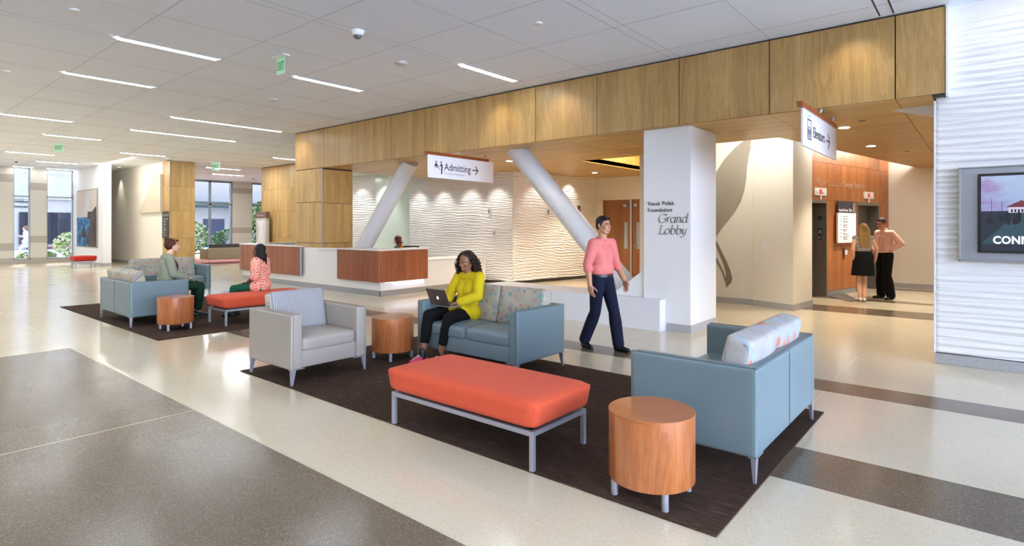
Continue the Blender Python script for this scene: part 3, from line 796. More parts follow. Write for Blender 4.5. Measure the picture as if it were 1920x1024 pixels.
# ---- double door behind reception
def double_door():
    fr = MB(); fr.box(-9.22,-9.16,15.44,15.56,0,2.47); fr.box(-9.22,-6.3,15.44,15.56,2.42,2.47); fr.box(-6.36,-6.3,15.44,15.56,0,2.47)
    struct('trim_1', fr, M['warm'])
    for n, (a, b) in enumerate(((-9.16,-8.22),(-8.16,-7.22))):
        mb = MB(); v = (b-.23, b-.10) if n == 0 else (a+.12, a+.25)
        mb.box(a, v[0], 15.50, 15.545, .01, 2.42); mb.box(v[1], b, 15.50, 15.545, .01, 2.42)
        mb.box(v[0], v[1], 15.50, 15.545, .01, .93); mb.box(v[0], v[1], 15.50, 15.545, 1.73, 2.42)
        d = struct(f'door_{n+1}', mb, M['door_wood'])
        g = MB(); g.box(v[0], v[1], 15.52, 15.525, .93, 1.73); g.build('vision_glass', flat('wired_glass', (150,158,160), .2), d)
        g = MB(); cx = b-.16 if n == 0 else a+.13; g.box(cx-.06, cx+.06, 15.44, 15.50, 2.2, 2.28); g.build('door_closer', M['silver'], d, bevel=.005)
        if n == 1:
            g = MB(); g.tube([(a+.10,15.50,1.02),(a+.10,15.45,1.02),(a+.22,15.45,1.02)], .012, 10); g.lathe([(.03,0),(.03,.012)], 16, 0, Matrix.Translation((a+.10,15.50,1.02))@Matrix.Rotation(R(90),4,'X')); g.build('door_handle', M['chrome'], d, smooth=True)
    mb = MB(); mb.box(-8.22,-8.16,15.46,15.54,0,2.42); struct('trim_2', mb, M['silver'])
    mb = MB(); mb.box(-7.22,-6.36,15.50,15.545,.0,2.42); struct('wall_door_side', mb, M['door_wood'])
double_door()
# ---- lift wall, built in its own frame
def lifts():
    P0 = (-2.77, 14.64); ang = math.atan2(3.39, .83)
    MW = Matrix.Translation((P0[0], P0[1], 0)) @ Matrix.Rotation(ang, 4, 'Z')
    def W(mb): mb.v = [tuple(MW @ Vector(p)) for p in mb.v]; return mb
    mb = MB()
    xs = [-1.9,-1.15,-.02,.74,1.51,2.85,3.42]; zs = [.12,1.14,2.2,3.05,3.6]
    for a, b in zip(xs[:-1], xs[1:]):
        for c, d in zip(zs[:-1], zs[1:]):
            if (a == -1.15 or a == 1.51) and d <= 2.21: continue
            mb.box(a+.003, b-.003, 0, .02, c+.003, d-.003, 0)
    for a, b in ((-1.9,-1.15),(-.02,1.51),(2.82,3.42)): mb.box(a, b, .02, .3, 0, 2.2, 1); mb.box(a, b, .0, .02, 0, .115, 2)
    mb.box(-1.9, 3.42, .02, .3, 2.2, 3.6, 1)
    struct('wall_lift', W(mb), [M['lift_wood'], M['joint'], M['alu']])
    for k, (a, b) in enumerate(((-1.15,-.02),(1.51,2.82))):
        mb = MB(); mb.box(a, a+.05, -.012, .30, 0, 2.2); mb.box(b-.05, b, -.012, .30, 0, 2.2); mb.box(a+.05, b-.05, -.012, .30, 2.13, 2.2)
        fr = struct(f'trim_{3+k}', W(mb), M['steel'])
        m2 = (a+b)/2
        for (c, d) in ((a+.05, m2-.004), (m2+.004, b-.05)):
            mb = MB(); mb.box(c, d, .26, .29, .0, 2.13)
            struct(f'door_{3+2*k+(0 if c < m2-.1 else 1)}', W(mb), M['steel'])
        mb = MB(); mb.box(a, b, .30, .34, 0, 2.2); struct(f'wall_lift_shaft_{"ab"[k]}', W(mb), M['black'])
    def place(name, label, cat, x, z):
        p = MW @ Vector((x, 0, z)); t = thing(name, label, cat, tuple(p), ang); return t
    # floor number plate and call light on the reveal of the left lift (faces back toward the entrance)
    p = MW @ Vector((-.072, .13, 1.2)); t = thing('lift_call_plate', 'black round call button above number plate 30 on the steel reveal of left lift', 'sign', tuple(p), ang)
    mb = MB(); mb.tube([(0,0,.60),(-.012,0,.60)], .045, 20); mb.build('call_button', M['black'], t, smooth=True)
    mb = MB(); mb.box(-.008,0,-.055,.055,.22,.36); mb.build('number_plate', M['black'], t, bevel=.003)
    mb = MB(); mb.box(-.008,0,-.045,.045,.10,.20); mb.build('number_plate', M['black'], t, bevel=.003)
    text_obj('lettering', '30', .12, (-.010, 0, .245), (R(90),0,R(-90)), M['sign_w'], t, .001, align='CENTER', xs=.8)
    text_obj('lettering', '★1', .08, (-.010, 0, .12), (R(90),0,R(-90)), M['sign_w'], t, .001, align='CENTER', xs=.8)
    mb = MB(); mb.tube([(-.012,0,.60),(-.014,0,.60)], .012, 12); mb.build('button_light', M['sign_w'], t)
    for k, x in enumerate((-.36, 2.16)):
        t = place('lift_lantern', ('grey call lantern with red lamp above the left lift, half hidden by the wall corner', 'grey call lantern with red lamp above the right lift behind the couple')[k], 'lantern', x, 2.30)
        mb = MB(); mb.box(-.27,.27,-.03,0,.0,.17); mb.build('housing', M['white_plastic'], t, bevel=.004)
        mb = MB(); mb.box(-.07,.03,-.036,-.03,.03,.14); mb.build('red_lamp', emit('red_lamp', (220,40,30), 1.0), t)
        for sx in (-.17,.12):
            mb = MB(); mb.lathe([(.045,0),(.04,.012)], 16, 0, Matrix.Translation((sx,-.03,.085))@Matrix.Rotation(R(90),4,'X')); mb.build('lens', M['sign_w'], t)
        mb = MB(); mb.lathe([(.022,-.09),(.022,0)], 12, 0, Matrix.Translation((0,-.02,0))); mb.build('sensor', M['white_plastic'], t)
    # directory sign
    t = place('directory_sign', 'white floor directory with dark header and figure 1 between the lifts', 'sign', .33, 1.22)
    mb = MB(); mb.box(0,.93,-.09,-.05,.0,.70); mb.build('directory_panel', M['sign_w'], t, bevel=.003)
    mb = MB(); mb.box(.05,.91,-.07,-.04,.70,.98); mb.build('header_panel', flat('navy_sign', (44,46,58), .35), t, bevel=.003)
    mb = MB(); mb.box(.15,.8,-.05,0,.1,.85); mb.build('bracket', M['alu'], t)
    text_obj('lettering', 'Hospital Directory', .085, (.08,-.072,.74), (R(90),0,0), M['sign_w'], t, .001, xs=.72, offset=0)
    text_obj('lettering', 'Floor', .10, (.61,-.072,.74), (R(90),0,0), M['sign_w'], t, .001, xs=.75, offset=0)
    text_obj('lettering', '1', .30, (.80,-.072,.735), (R(90),0,0), M['sign_w'], t, .001, xs=.75, offset=.004)
    z = .61
    for i, (a, rows) in enumerate((('Floor 7',('Patient Rooms 701-732',)),('Floor 6',('Patient Rooms 601-632',)),('Floor 5',('Patient Rooms 501-532','Nursing Unit 5 West')),('Floor 4',('Patient Rooms 401-432','Intensive Care Unit','Progressive Care Unit 4')),('Floor 3',('Patient Rooms 301-332','Waiting Rooms')),('Floor 2',('Maternity','Labor and Delivery, Family')),('Floor 1',('Lobby, Chapel, Admitting','Gift Shop, Café','Emergency Department')))):
        text_obj('lettering', a, .028, (.12,-.092,z), (R(90),0,0), M['ink'], t, .001, xs=.8, offset=0)
        for j_, row_ in enumerate(rows): text_obj('lettering', row_, .028, (.25,-.092,z-.029*j_), (R(90),0,0), M['ink'], t, .001, xs=.95, offset=0)
        z -= .029*len(rows)+.026
    t = place('call_panel', 'small lift call button panel and white key box under the directory', 'switch', .80, .95)
    mb = MB(); mb.box(-.03,.02,-.02,0,-.12,.14); mb.build('button_panel', flat('blue_black_plate', (38,40,70), .3), t, bevel=.003)
    mb = MB(); mb.box(.05,.16,-.025,0,-.02,.09); mb.build('key_box', M['white_plastic'], t, bevel=.004)
    t = place('wall_lettering', 'pale metal lettering Floor 1 on the orange wood lift wall', 'lettering', -.62, 2.53)
    ml = flat('pale_metal_letter', (205,170,138), .35, .3)
    text_obj('lettering', 'Floor 1', .22, (.14,-.004,.0), (R(90),0,0), ml, t, .004, xs=.82)
    text_obj('lettering', 'is generously given by', .08, (.76,-.004,0), (R(90),0,0), ml, t, .004, xs=.80)
    text_obj('lettering', 'Carolyn Brennan', .22, (1.38,-.004,.0), (R(90),0,0), ml, t, .004, xs=.80)
    mb = MB(); mb.prism([(.02,0),(.85,0),(-.2,-.75),(-.6,-.75)], 0, .012, 'xy'); 
    W(mb); o = mb.build('lift_threshold_mat', flat('mat_grey', (92,88,86), .6)); tag(o, 'grey floor mat lying in front of the left lift', 'mat')
lifts()
# ---- television and its metal back plate
def television():
    t = thing('television_backplate', 'brushed silver recess plate behind the television on the sculpted wall', 'panel', (-.21, 8.29, 1.22))
    mb = MB(); mb.box(0, 1.86, -.03, 0, 0, 1.04); mb.build('plate', M['alu'], t, bevel=.003)
    mb = MB(); mb.box(-.012,0,-.06,0,-.01,1.05); mb.box(-.012,1.872,-.06,0,1.04,1.052); mb.box(-.012,1.872,-.06,0,-.012,0); mb.box(1.86,1.872,-.06,0,0,1.04); mb.build('edge_trim', M['chrome'], t)
    t = thing('television', 'flat black framed television showing a pier at dusk with white word', 'television', (-.06, 8.26, 1.31))
    mb = MB(); mb.box(0, 1.56, -.075, -.01, 0, .875); mb.build('housing', M['black'], t, bevel=.004)
    m_, t_, b_ = new_mat('screen_sky'); c = mapping(t_); n = noise(t_, mapping(t_, (1.3,1,4.5)), 1.4, 5, .6)
    sx = N(t_, 'ShaderNodeSeparateXYZ'); t_.links.new(c.outputs[0], sx.inputs[0])
    g = ramp(t_, sx.outputs[2], [(.30, lin((222,214,240))), (.48, lin((170,190,240))), (.80, lin((190,214,250)))])
    cl = ramp(t_, n.outputs['Fac'], [(.45,(0,0,0,1)),(.60,(1,1,1,1))])
    left = ramp(t_, sx.outputs[0], [(0,(1,1,1,1)),(.5,(0,0,0,1))])
    f = mix(t_, 1.0, cl.outputs[0], left.outputs[0], 'MULTIPLY')
    col = mix(t_, f, g.outputs[0], lin((168,118,190)))
    b_.inputs['Base Color'].default_value=(0,0,0,1); t_.links.new(col, b_.inputs['Emission Color']); b_.inputs['Emission Strength'].default_value=.50; b_.inputs['Roughness'].default_value=.2
    sk = emit('screen_dark', (30,38,52), .8); sk2 = emit('screen_deck', (40,66,80), .8); rf = emit('screen_roof', (96,40,50), .9); wl = emit('screen_wall', (190,180,206), .8); fig = emit('screen_figure', (22,22,34), .6); rail = emit('screen_rail', (120,170,190), .8); ww = emit('screen_word', (245,248,255), .75)
    mb = MB(); y0, y1 = -.0775, -.0755
    mb.box(.03, 1.53, y0, y1, .03, .845, 0)
    def pl(pts, m, k): mb.prism(pts, y0-.0003*k, y0-.0003*(k-1), 'xz', m)
    pl([(.03,.03),(1.53,.03),(1.53,.46),(.03,.46)], 1, 1)
    pl([(.03,.10),(.9,.10),(.46,.44),(.34,.44)], 2, 2)
    pl([(.26,.44),(.47,.44),(.47,.50),(.26,.50)], 4, 3); pl([(.235,.50),(.495,.50),(.40,.555),(.365,.575),(.33,.555)], 3, 4)
    for i in range(7): pl([(.28+.028*i,.445),(.295+.028*i,.445),(.295+.028*i,.478),(.28+.028*i,.478)], 5, 5)
    for i in range(14):
        z_ = .43+.035*i*0; a = .43+i*.035; pl([(a,.43-.016*i),(a+.006,.43-.016*i),(a+.006,.46-.012*i),(a,.46-.012*i)], 6, 6)
    pl([(.42,.462),(.43,.468),(.95,.29),(.95,.27)], 6, 7)
    rg = random.Random(4)
    for i in range(14):
        x = .04+rg.random()*.33; h = .07+rg.random()*.07; b0 = .30+rg.random()*.05
        pl([(x-.012,b0),(x+.012,b0),(x+.018,b0+h*.6),(x+.008,b0+h*.8),(x,b0+h),(x-.008,b0+h*.8),(x-.018,b0+h*.6)], 5, 8+i)
    for x, h in ((.12,.60),(.47,.62),(.205,.56)): pl([(x-.002,.44),(x+.002,.44),(x+.002,h),(x-.002,h)], 5, 23); 
    pl([(.46,.60),(.48,.60),(.48,.62),(.46,.62)], 4, 24)
    mb.build('screen', [m_, sk, sk2, rf, wl, fig, rail], t)
    text_obj('lettering', 'CONNECT', .115, (.13, -.087, .105), (R(90),0,0), ww, t, .0005, xs=.84, space=1.05, offset=.004)
television()
# ---- artwork on the far wall
def artwork():
    t = thing('coastal_collage', 'tall framed collage of rocky coast and blue sea on the far white wall', 'artwork', (-31.0, 7.12, .72))
    mb = MB(); mb.box(0, 2.95, -.03, 0, 0, 2.46); mb.build('frame', flat('art_frame', (150,140,128), .5), t)
    def nm(name, a, b, c, sc, det=5):
        m_, t_, b_ = new_mat(name); n = noise(t_, mapping(t_, sc), 2.2, det, .75, 1.2)
        r = ramp(t_, n.outputs['Fac'], [(.3, lin(a)), (.5, lin(b)), (.68, lin(c))], 'CONSTANT' if det > 5 else 'LINEAR'); t_.links.new(r.outputs[0], b_.inputs['Base Color']); b_.inputs['Roughness'].default_value=.7; return m_
    sky = nm('art_sky', (186,170,158), (196,184,176), (170,190,204), (1.2,1,.3)); sea = nm('art_sea', (20,60,110), (60,130,170), (190,214,220), (2.2,1,2), 8); rock = nm('art_rock', (40,34,34), (84,68,58), (130,112,98), (2.5,1,.9), 8)
    mb = MB()
    mb.box(.06, 2.89, -.034, -.03, .04, 2.42, 0); mb.box(.06, 2.89, -.038, -.034, .04, 1.28, 1)
    mb.prism([(1.9,.04),(2.89,.04),(2.89,1.72),(2.6,1.62),(2.3,1.50),(2.0,1.52),(1.72,1.5),(1.70,1.2),(2.1,1.18),(2.0,.9),(1.75,.55),(1.5,.3)], -.048, -.038, 'xz', 2)
    mb.prism([(.85,.45),(1.3,.38),(1.55,.5),(1.35,.7),(1.15,.92),(.95,.75)], -.046, -.038, 'xz', 2)
    mb.build('collage', [sky, sea, rock], t)
artwork()
# ---- dark plaque on the wood pillar, totem by the panelled wall
t = thing('wall_plaque', 'narrow dark plaque with pale writing on the wood clad pillar', 'plaque', (-24.72, 8.39, 1.15))
mb = MB(); mb.box(0,.6,-.02,0,0,1.03); mb.build('plate', flat('dark_plaque', (58,52,50), .4), t)
text_obj('lettering', 'Donor Wall', .12, (.08,-.022,.86), (R(90),0,0), M['inkl'], t, .001)
for i in range(7): text_obj('lettering', ('Grand Lobby','Family','Friends','Circle','Auxiliary','Staff','Partners')[i], .09, (.12,-.022,.72-.105*i), (R(90),0,0), M['inkl'], t, .001)
t = thing('directory_kiosk', 'slim white kiosk with brown header standing by the oak panelled wall', 'kiosk', (-23.9, 11.7, 0))
mb = MB(); mb.box(.0,.85,0,.14,0,1.96); mb.build('body', flat('kiosk_body', (196,194,190), .4), t, bevel=.004)
mb = MB(); mb.box(-.03,.87,-.02,.15,1.96,2.22); mb.build('header', flat('kiosk_header', (116,86,74), .4), t, bevel=.004)
mb = MB(); mb.prism([(.15,.9),(.30,.5),(.58,.5),(.70,1.0),(.58,1.6),(.72,1.85),(.12,1.85),(.30,1.5)], -.006, 0, 'xz'); mb.build('map_panel', flat('kiosk_map', (222,222,220), .4), t)
text_obj('lettering', 'Hospital Map', .10, (.10,-.022,2.05), (R(90),0,0), M['inkl'], t, .001)

# ================================================================== CEILING FIXTURES
def strips():
    m = MB(); fr = flat('strip_trim', (205,205,205), .5)
    row = {0:'nearest',1:'second',2:'third'}
    data = [(-8.96,2.5,3.78,'first and nearest long light strip at top left of the ceiling'),
            (-11.64,2.5,3.78,'second light strip in the left row, behind the nearest one'),
            (-17.0,2.5,3.78,'left row light strip touching the left edge of the picture'),
            (-14.46,5.1,7.74,'double length light strip left of the oak bulkhead, the nearer of two'),
            (-17.16,5.1,7.76,'double length light strip left of the oak bulkhead, the farther of two'),
            (-8.96,5.06,6.36,'short light strip beside the near green EXIT sign'),
            (-6.30,6.36,7.66,'light strip nearest to the middle of the oak bulkhead'),
            (-19.9,3.82,5.12,'short light strip in front of the small far exit sign'),
            (-25.4,3.86,5.15,'far left light strip above the first slot window'),
            (-28.24,5.2,6.5,'far light strip above the second slot window'),
            (-22.76,6.45,7.8,'short light strip in front of the cream corridor wall'),
            (-20.1,10.5,11.8,'short light strip at the corner of the oak panelled wall'),
            (-25.6,10.4,11.8,'light strip right behind the far hanging exit sign'),
            (-28.5,11.85,13.3,'farthest light strip before the big lounge window'),
            (-31.45,5.02,5.66,'short bright strip on the ceiling against the first slot window'),
            (-31.45,6.15,7.1,'short bright strip on the ceiling against the second slot window'),
            ]
    for x, y0, y1, lab in data:
        w = .066
        t = thing('linear_light', 'recessed white ' + lab, 'ceiling light', (x, (y0+y1)/2, CEIL-.012), 0, 'recessed linear lights in the white ceiling')
        h = (y1-y0)/2
        mb = MB(); mb.box(-w+.012, w-.012, -h, h, 0, .006); mb.build('diffuser', M['lamp'], t)
        mb = MB(); mb.box(-w, -w+.012, -h, h, -.001, .012); mb.box(w-.012, w, -h, h, -.001, .012); mb.build('frame', fr, t)
strips()
def disc_fix(name, label, cat, x, y, prof, mats, z=CEIL, n=24, group=None):
    t = thing(name, label, cat, (x, y, z), 0, group)
    mb = MB(); mb.lathe(prof, n); mb.build('body', mats, t, smooth=True); return t
SP = 'flush sprinkler covers in the white ceiling'
for x, y, lab in ((-8.19,1.85,'above the nearest light strip'),(-12.27,1.88,'at the left edge of the picture'),(-4.28,5.67,'above the oak bulkhead, top centre of the picture'),(-12.4,5.72,'between the near EXIT sign and the double light strips'),(-23.1,5.78,'far back before the corridor wall'),(-14.6,9.6,'left of the oak bulkhead corner')):
    if y > 8: continue
    disc_fix('sprinkler_cover', 'small white sprinkler cover ' + lab, 'sprinkler', x, y, [(.045,-.016),(.05,-.012),(.05,0)], M['white_plastic'], group=SP)
for x, y, lab in ((-6.94,5.67,'left of the light strip near the bulkhead'),(-10.9,5.69,'beyond the near EXIT sign')):
    disc_fix('smoke_detector', 'low round smoke detector ' + lab, 'smoke detector', x, y, [(.06,-.04),(.09,-.03),(.10,0)], flat('detector_grey',(190,186,182),.5))
def dome(x, y, lab):
    t = thing('security_camera', lab, 'camera', (x, y, CEIL))
    mb = MB(); mb.lathe([(.05,-.06),(.085,-.03),(.09,0)], 24); mb.build('base', M['white_plastic'], t, smooth=True)
    mb = MB(); mb.lathe([(.005,-.105),(.035,-.10),(.05,-.08),(.052,-.06)], 20); mb.build('dome', flat('dome_dark',(90,90,92),.2), t, smooth=True)
dome(-6.26,4.4,'white ceiling camera with small dome near the top centre of the picture')
dome(-28.4,4.62,'small ceiling camera above the first slot window')
dome(-23.3,8.1,'small ceiling camera above the wood clad pillar')
dome(-29.1,14.1,'small ceiling camera above the banded stone pier')
dome(-28.2,7.9,'small ceiling camera in the corridor behind the art wall')
def exit_sign(x, y, lab, rz=0.0, s=1.0):
    t = thing('exit_sign', lab, 'exit sign', (x, y, CEIL), rz)
    mb = MB(); mb.box(-.17*s,.17*s,-.05,.05,-.02,0); mb.build('canopy', M['white_plastic'], t, bevel=.003)
    m_ = bpy.data.materials.get('exit_acrylic')
    if not m_:
        m_, t_, b_ = new_mat('exit_acrylic'); b_.inputs['Base Color'].default_value = lin((190,225,200)); b_.inputs['Roughness'].default_value=.1
        b_.inputs['Emission Color'].default_value = lin((120,235,160)); b_.inputs['Emission Strength'].default_value=.12; b_.inputs['Alpha'].default_value=.5
    g = bpy.data.materials.get('exit_green') or emit('exit_green', (16,150,78), .35)
    mb = MB(); mb.box(-.12*s,.12*s,-.004,.004,-.27*s,-.02); mb.build('acrylic_panel', m_, t)
    text_obj('lettering', 'EXIT', .17*s, (0,-.005,-.205*s), (R(90),0,0), g, t, .001, align='CENTER', xs=.55, offset=.003)
exit_sign(-8.06,4.32,'glowing green EXIT sign hanging near the top, in front of the oak bulkhead')
exit_sign(-21.6,4.5,'small green EXIT sign seen edge on at far left',R(60))
exit_sign(-23.2,9.75,'green EXIT sign hanging right of the wood clad pillar',R(50),1.25)
for x, y, lab in ((-8.47,10.1,'nearest one left of the slanted column'),(-8.52,11.26,'right of the slanted column top'),(-8.46,13.84,'farthest one below the lit recess'),(-1.66,9.99,'beside the Elevators sign'),(-1.65,12.59,'farther one in the lift lobby')):
    t = thing('downlight', 'round recessed downlight in the oak soffit, ' + lab, 'downlight', (x, y, SOF), 0, 'round downlights in the oak soffit')
    mb = MB(); mb.lathe([(.075,-.004),(.075,-.001)], 24); mb.build('lens', M['lampw'], t)
    mb = MB(); 
    for i in range(24):
        a, b = 2*math.pi*i/24, 2*math.pi*(i+1)/24
        mb.add([(.075*math.cos(a),.075*math.sin(a),-.005),(.075*math.cos(b),.075*math.sin(b),-.005),(.092*math.cos(b),.092*math.sin(b),-.003),(.092*math.cos(a),.092*math.sin(a),-.003)], [(0,3,2,1)])
    mb.build('ring', M['white_plastic'], t)
for x, y, lab in ((-9.7,9.3,'left of the Admitting sign'),(-1.35,9.5,'above the lobby downlights'),(-1.2,13.9,'deep in the lift lobby')):
    mb = MB(); mb.lathe([(.04,-.006),(.05,-.003),(.05,0)], 20); o = mb.build('soffit_sensor', flat('brass_cover',(110,84,50),.4), smooth=True, loc=(x,y,SOF)); tag(o, 'small round cover plate in the oak soffit, ' + lab, 'sensor')
# small plates on the relief walls
def plate(x, y, z, rz, lab, dark=False, w=.12, h=.2):
    t = thing('wall_device', lab, 'wall device', (x, y, z), rz)
    mb = MB(); mb.box(-w/2,w/2,-.035,0,-h/2,h/2); mb.build('plate', M['black'] if dark else M['white_plastic'], t, bevel=.004)
    mb = MB(); mb.box(-w/4,w/4,-.042,-.035,-h/4,h/4); mb.build('cover', M['silver'], t)
plate(-10.75,11.97,2.03,0,'small white plate high on the relief wall behind reception, left of its seam')
plate(-10.55,11.97,1.42,0,'pair plate with grey cover low on the relief wall behind reception')
plate(-9.72,13.3,2.02,R(82),'small white plate on the angled relief wall behind the slanted column')
plate(-9.52,14.65,2.14,R(82),'small dark device on the angled relief wall near the double doors',True,.09,.18)
mb = MB(); mb.box(0,.16,-.01,0,0,.12); o = mb.build('wall_switch', M['white_plastic'], bevel=.003, loc=(-3.43,11.925,1.15)); o.rotation_euler=(0,0,R(-19)); tag(o,'blank white cover plate on the cream wall right of the leaf','wall plate')
# ================================================================== FURNITURE
def cushion_mat(name, ground, kind='dots'):
    m, t, b = new_mat(name)
    mp = mapping(t, (1,1,1))
    # project on x/z (front faces) – object coordinates
    col = None
    base = noise(t, mp, 9, 2); g = ramp(t, base.outputs['Fac'], [(.35, lin(tuple(int(x*.93) for x in ground))), (.65, lin(ground))]).outputs[0]
    sep = N(t, 'ShaderNodeSeparateXYZ'); t.links.new(mp.outputs[0], sep.inputs[0])
    cb = N(t, 'ShaderNodeCombineXYZ'); t.links.new(sep.outputs[0], cb.inputs[0])
    t.links.new(math_n(t, 'ADD', sep.outputs[2], math_n(t, 'MULTIPLY', sep.outputs[1], .9)), cb.inputs[1])
    # hanging stalk lines
    wob = noise(t, mp, 5, 2)
    lx = math_n(t, 'ADD', math_n(t, 'MULTIPLY', sep.outputs[0], 26.0), math_n(t, 'MULTIPLY', wob.outputs['Fac'], 2.6))
    fr = math_n(t, 'ABSOLUTE', math_n(t, 'SUBTRACT', math_n(t, 'FRACT', lx), .5))
    line = math_n(t, 'LESS_THAN', fr, .035)
    g = mix(t, math_n(t, 'MULTIPLY', line, .75), g, lin((112,108,104)))
    def layer(g, scale, rad, cols, seed, sx=1.0, sy=1.0, jitter=.75, dens=.5):
        mm = N(t, 'ShaderNodeMapping'); mm.inputs['Scale'].default_value = (sx,sy,1); mm.inputs['Location'].default_value = (seed, seed*.7, 0)
        t.links.new(cb.outputs[0], mm.inputs[0])
        v = N(t, 'ShaderNodeTexVoronoi', voronoi_dimensions='2D'); v.inputs['Scale'].default_value = scale; v.inputs['Randomness'].default_value = jitter
        t.links.new(mm.outputs[0], v.inputs['Vector'])
        sc = N(t, 'ShaderNodeSeparateColor'); t.links.new(v.outputs['Color'], sc.inputs[0])
        rr = math_n(t, 'MULTIPLY', math_n(t, 'ADD', math_n(t, 'MULTIPLY', sc.outputs[1], .5), .6), rad)
        inside = math_n(t, 'LESS_THAN', v.outputs['Distance'], rr)
        pick = math_n(t, 'MULTIPLY', inside, math_n(t, 'LESS_THAN', sc.outputs[2], dens))
        n = len(cols); r = ramp(t, sc.outputs[0], [(i/n, lin(c)) for i, c in enumerate(cols)], 'CONSTANT')
        return mix(t, math_n(t, 'MULTIPLY', pick, .85), g, r.outputs[0])
    if kind == 'dots':
        g = layer(g, 9.0, .33, [(128,134,136),(110,146,148),(128,134,136),(150,140,140)], .3)
        g = layer(g, 11.5, .24, [(206,110,80),(110,140,150),(120,124,126),(110,146,148)], 2.1, dens=.35)
    else:
        g = layer(g, 12.0, .36, [(212,112,78),(140,160,176),(196,104,72),(150,176,196)], .8, 1.0, .6, dens=.55)
        g = layer(g, 15.0, .28, [(140,162,182),(150,150,156)], 2.9, 1.6, .7, dens=.4)
    t.links.new(g, b.inputs['Base Color']); b.inputs['Roughness'].default_value = .6
    bump(t, b, noise(t, mp, 400, 2).outputs['Fac'], .15, .0015)
    return m
def stripe_mat():
    m, t, b = new_mat('striped_fabric'); mp = mapping(t); sep = N(t, 'ShaderNodeSeparateXYZ'); t.links.new(mp.outputs[0], sep.inputs[0])
    zz = math_n(t, 'MULTIPLY', math_n(t, 'ABSOLUTE', math_n(t, 'SUBTRACT', math_n(t, 'FRACT', math_n(t, 'MULTIPLY', sep.outputs[2], 34.0)), .5)), .0032)
    x = math_n(t, 'MULTIPLY', math_n(t, 'ADD', sep.outputs[0], zz), 46.0)
    f = math_n(t, 'FRACT', x)
    r = ramp(t, f, [(0, lin((106,108,120))), (.28, lin((184,177,168))), (.40, lin((202,196,186))), (.50, lin((140,138,142))), (.78, lin((116,120,134))), (.9, lin((164,160,158)))], 'CONSTANT')
    t.links.new(r.outputs[0], b.inputs['Base Color']); b.inputs['Roughness'].default_value=.8
    bump(t, b, noise(t, mp, 400, 2).outputs['Fac'], .2, .0015); return m
M['cush'] = cushion_mat('cushion_fabric_dots', (174,164,148))
M['cush2'] = cushion_mat('cushion_fabric_leaves', (172,168,164), 'leaves')
M['stripe'] = stripe_mat()
def rug_mat():
    m, t, b = new_mat('rug_pile'); mp = mapping(t, (3, 60, 1)); n = noise(t, mp, 2.2, 4, .75)
    n2 = noise(t, mapping(t), .9, 2)
    f = math_n(t, 'ADD', math_n(t, 'MULTIPLY', n.outputs['Fac'], .8), math_n(t, 'MULTIPLY', n2.outputs['Fac'], .2))
    r = ramp(t, f, [(.34, lin((38,26,23))), (.52, lin((66,50,42))), (.70, lin((112,90,76)))])
    t.links.new(r.outputs[0], b.inputs['Base Color']); b.inputs['Roughness'].default_value=.95; b.inputs['Specular IOR Level'].default_value=.1
    bump(t, b, noise(t, mapping(t, (40,260,1)), 1.5, 2).outputs['Fac'], .6, .004); return m
M['rug'] = rug_mat()
for (x0,x1,y0,y1), lab in (((-6.33,-1.06,2.92,5.47),'large dark brown rug under the near seating group and orange bench'),((-14.13,-8.9,2.96,5.5),'dark brown rug under the far seating group with two women')):
    mb = MB(); mb.box(x0,x1,y0,y1,.0,.010); tag(mb.build('rug', M['rug'], bevel=.003), lab, 'rug', None)
def blade_leg(mb, x, y, sx, sy, h=.155):
    # slim tapering leg at a corner; sx, sy point to the inside
    w0, w1 = .055, .022; t0, t1 = .022, .012
    vs = []
    for z, w, tt in ((h-.006, w0, t0), (0, w1, t1)):
        xa, xb = (x, x+sx*w); ya, yb = (y, y+sy*(tt*1.4))
        vs += [(xa,ya,z),(xb,ya,z),(xb,yb,z),(xa,yb,z)]
    fs = [(0,1,2,3),(7,6,5,4),(0,4,5,1),(1,5,6,2),(2,6,7,3),(3,7,4,0)]
    if sx*sy < 0: fs = [tuple(reversed(f)) for f in fs]
    fs = [tuple(reversed(f)) for f in fs]
    mb.add(vs, fs)
    xa, xb = sorted((x-sx*.004, x+sx*.15)); ya, yb = sorted((y-sy*.004, y+sy*.045))
    mb.box(xa, xb, ya, yb, h-.006, h)
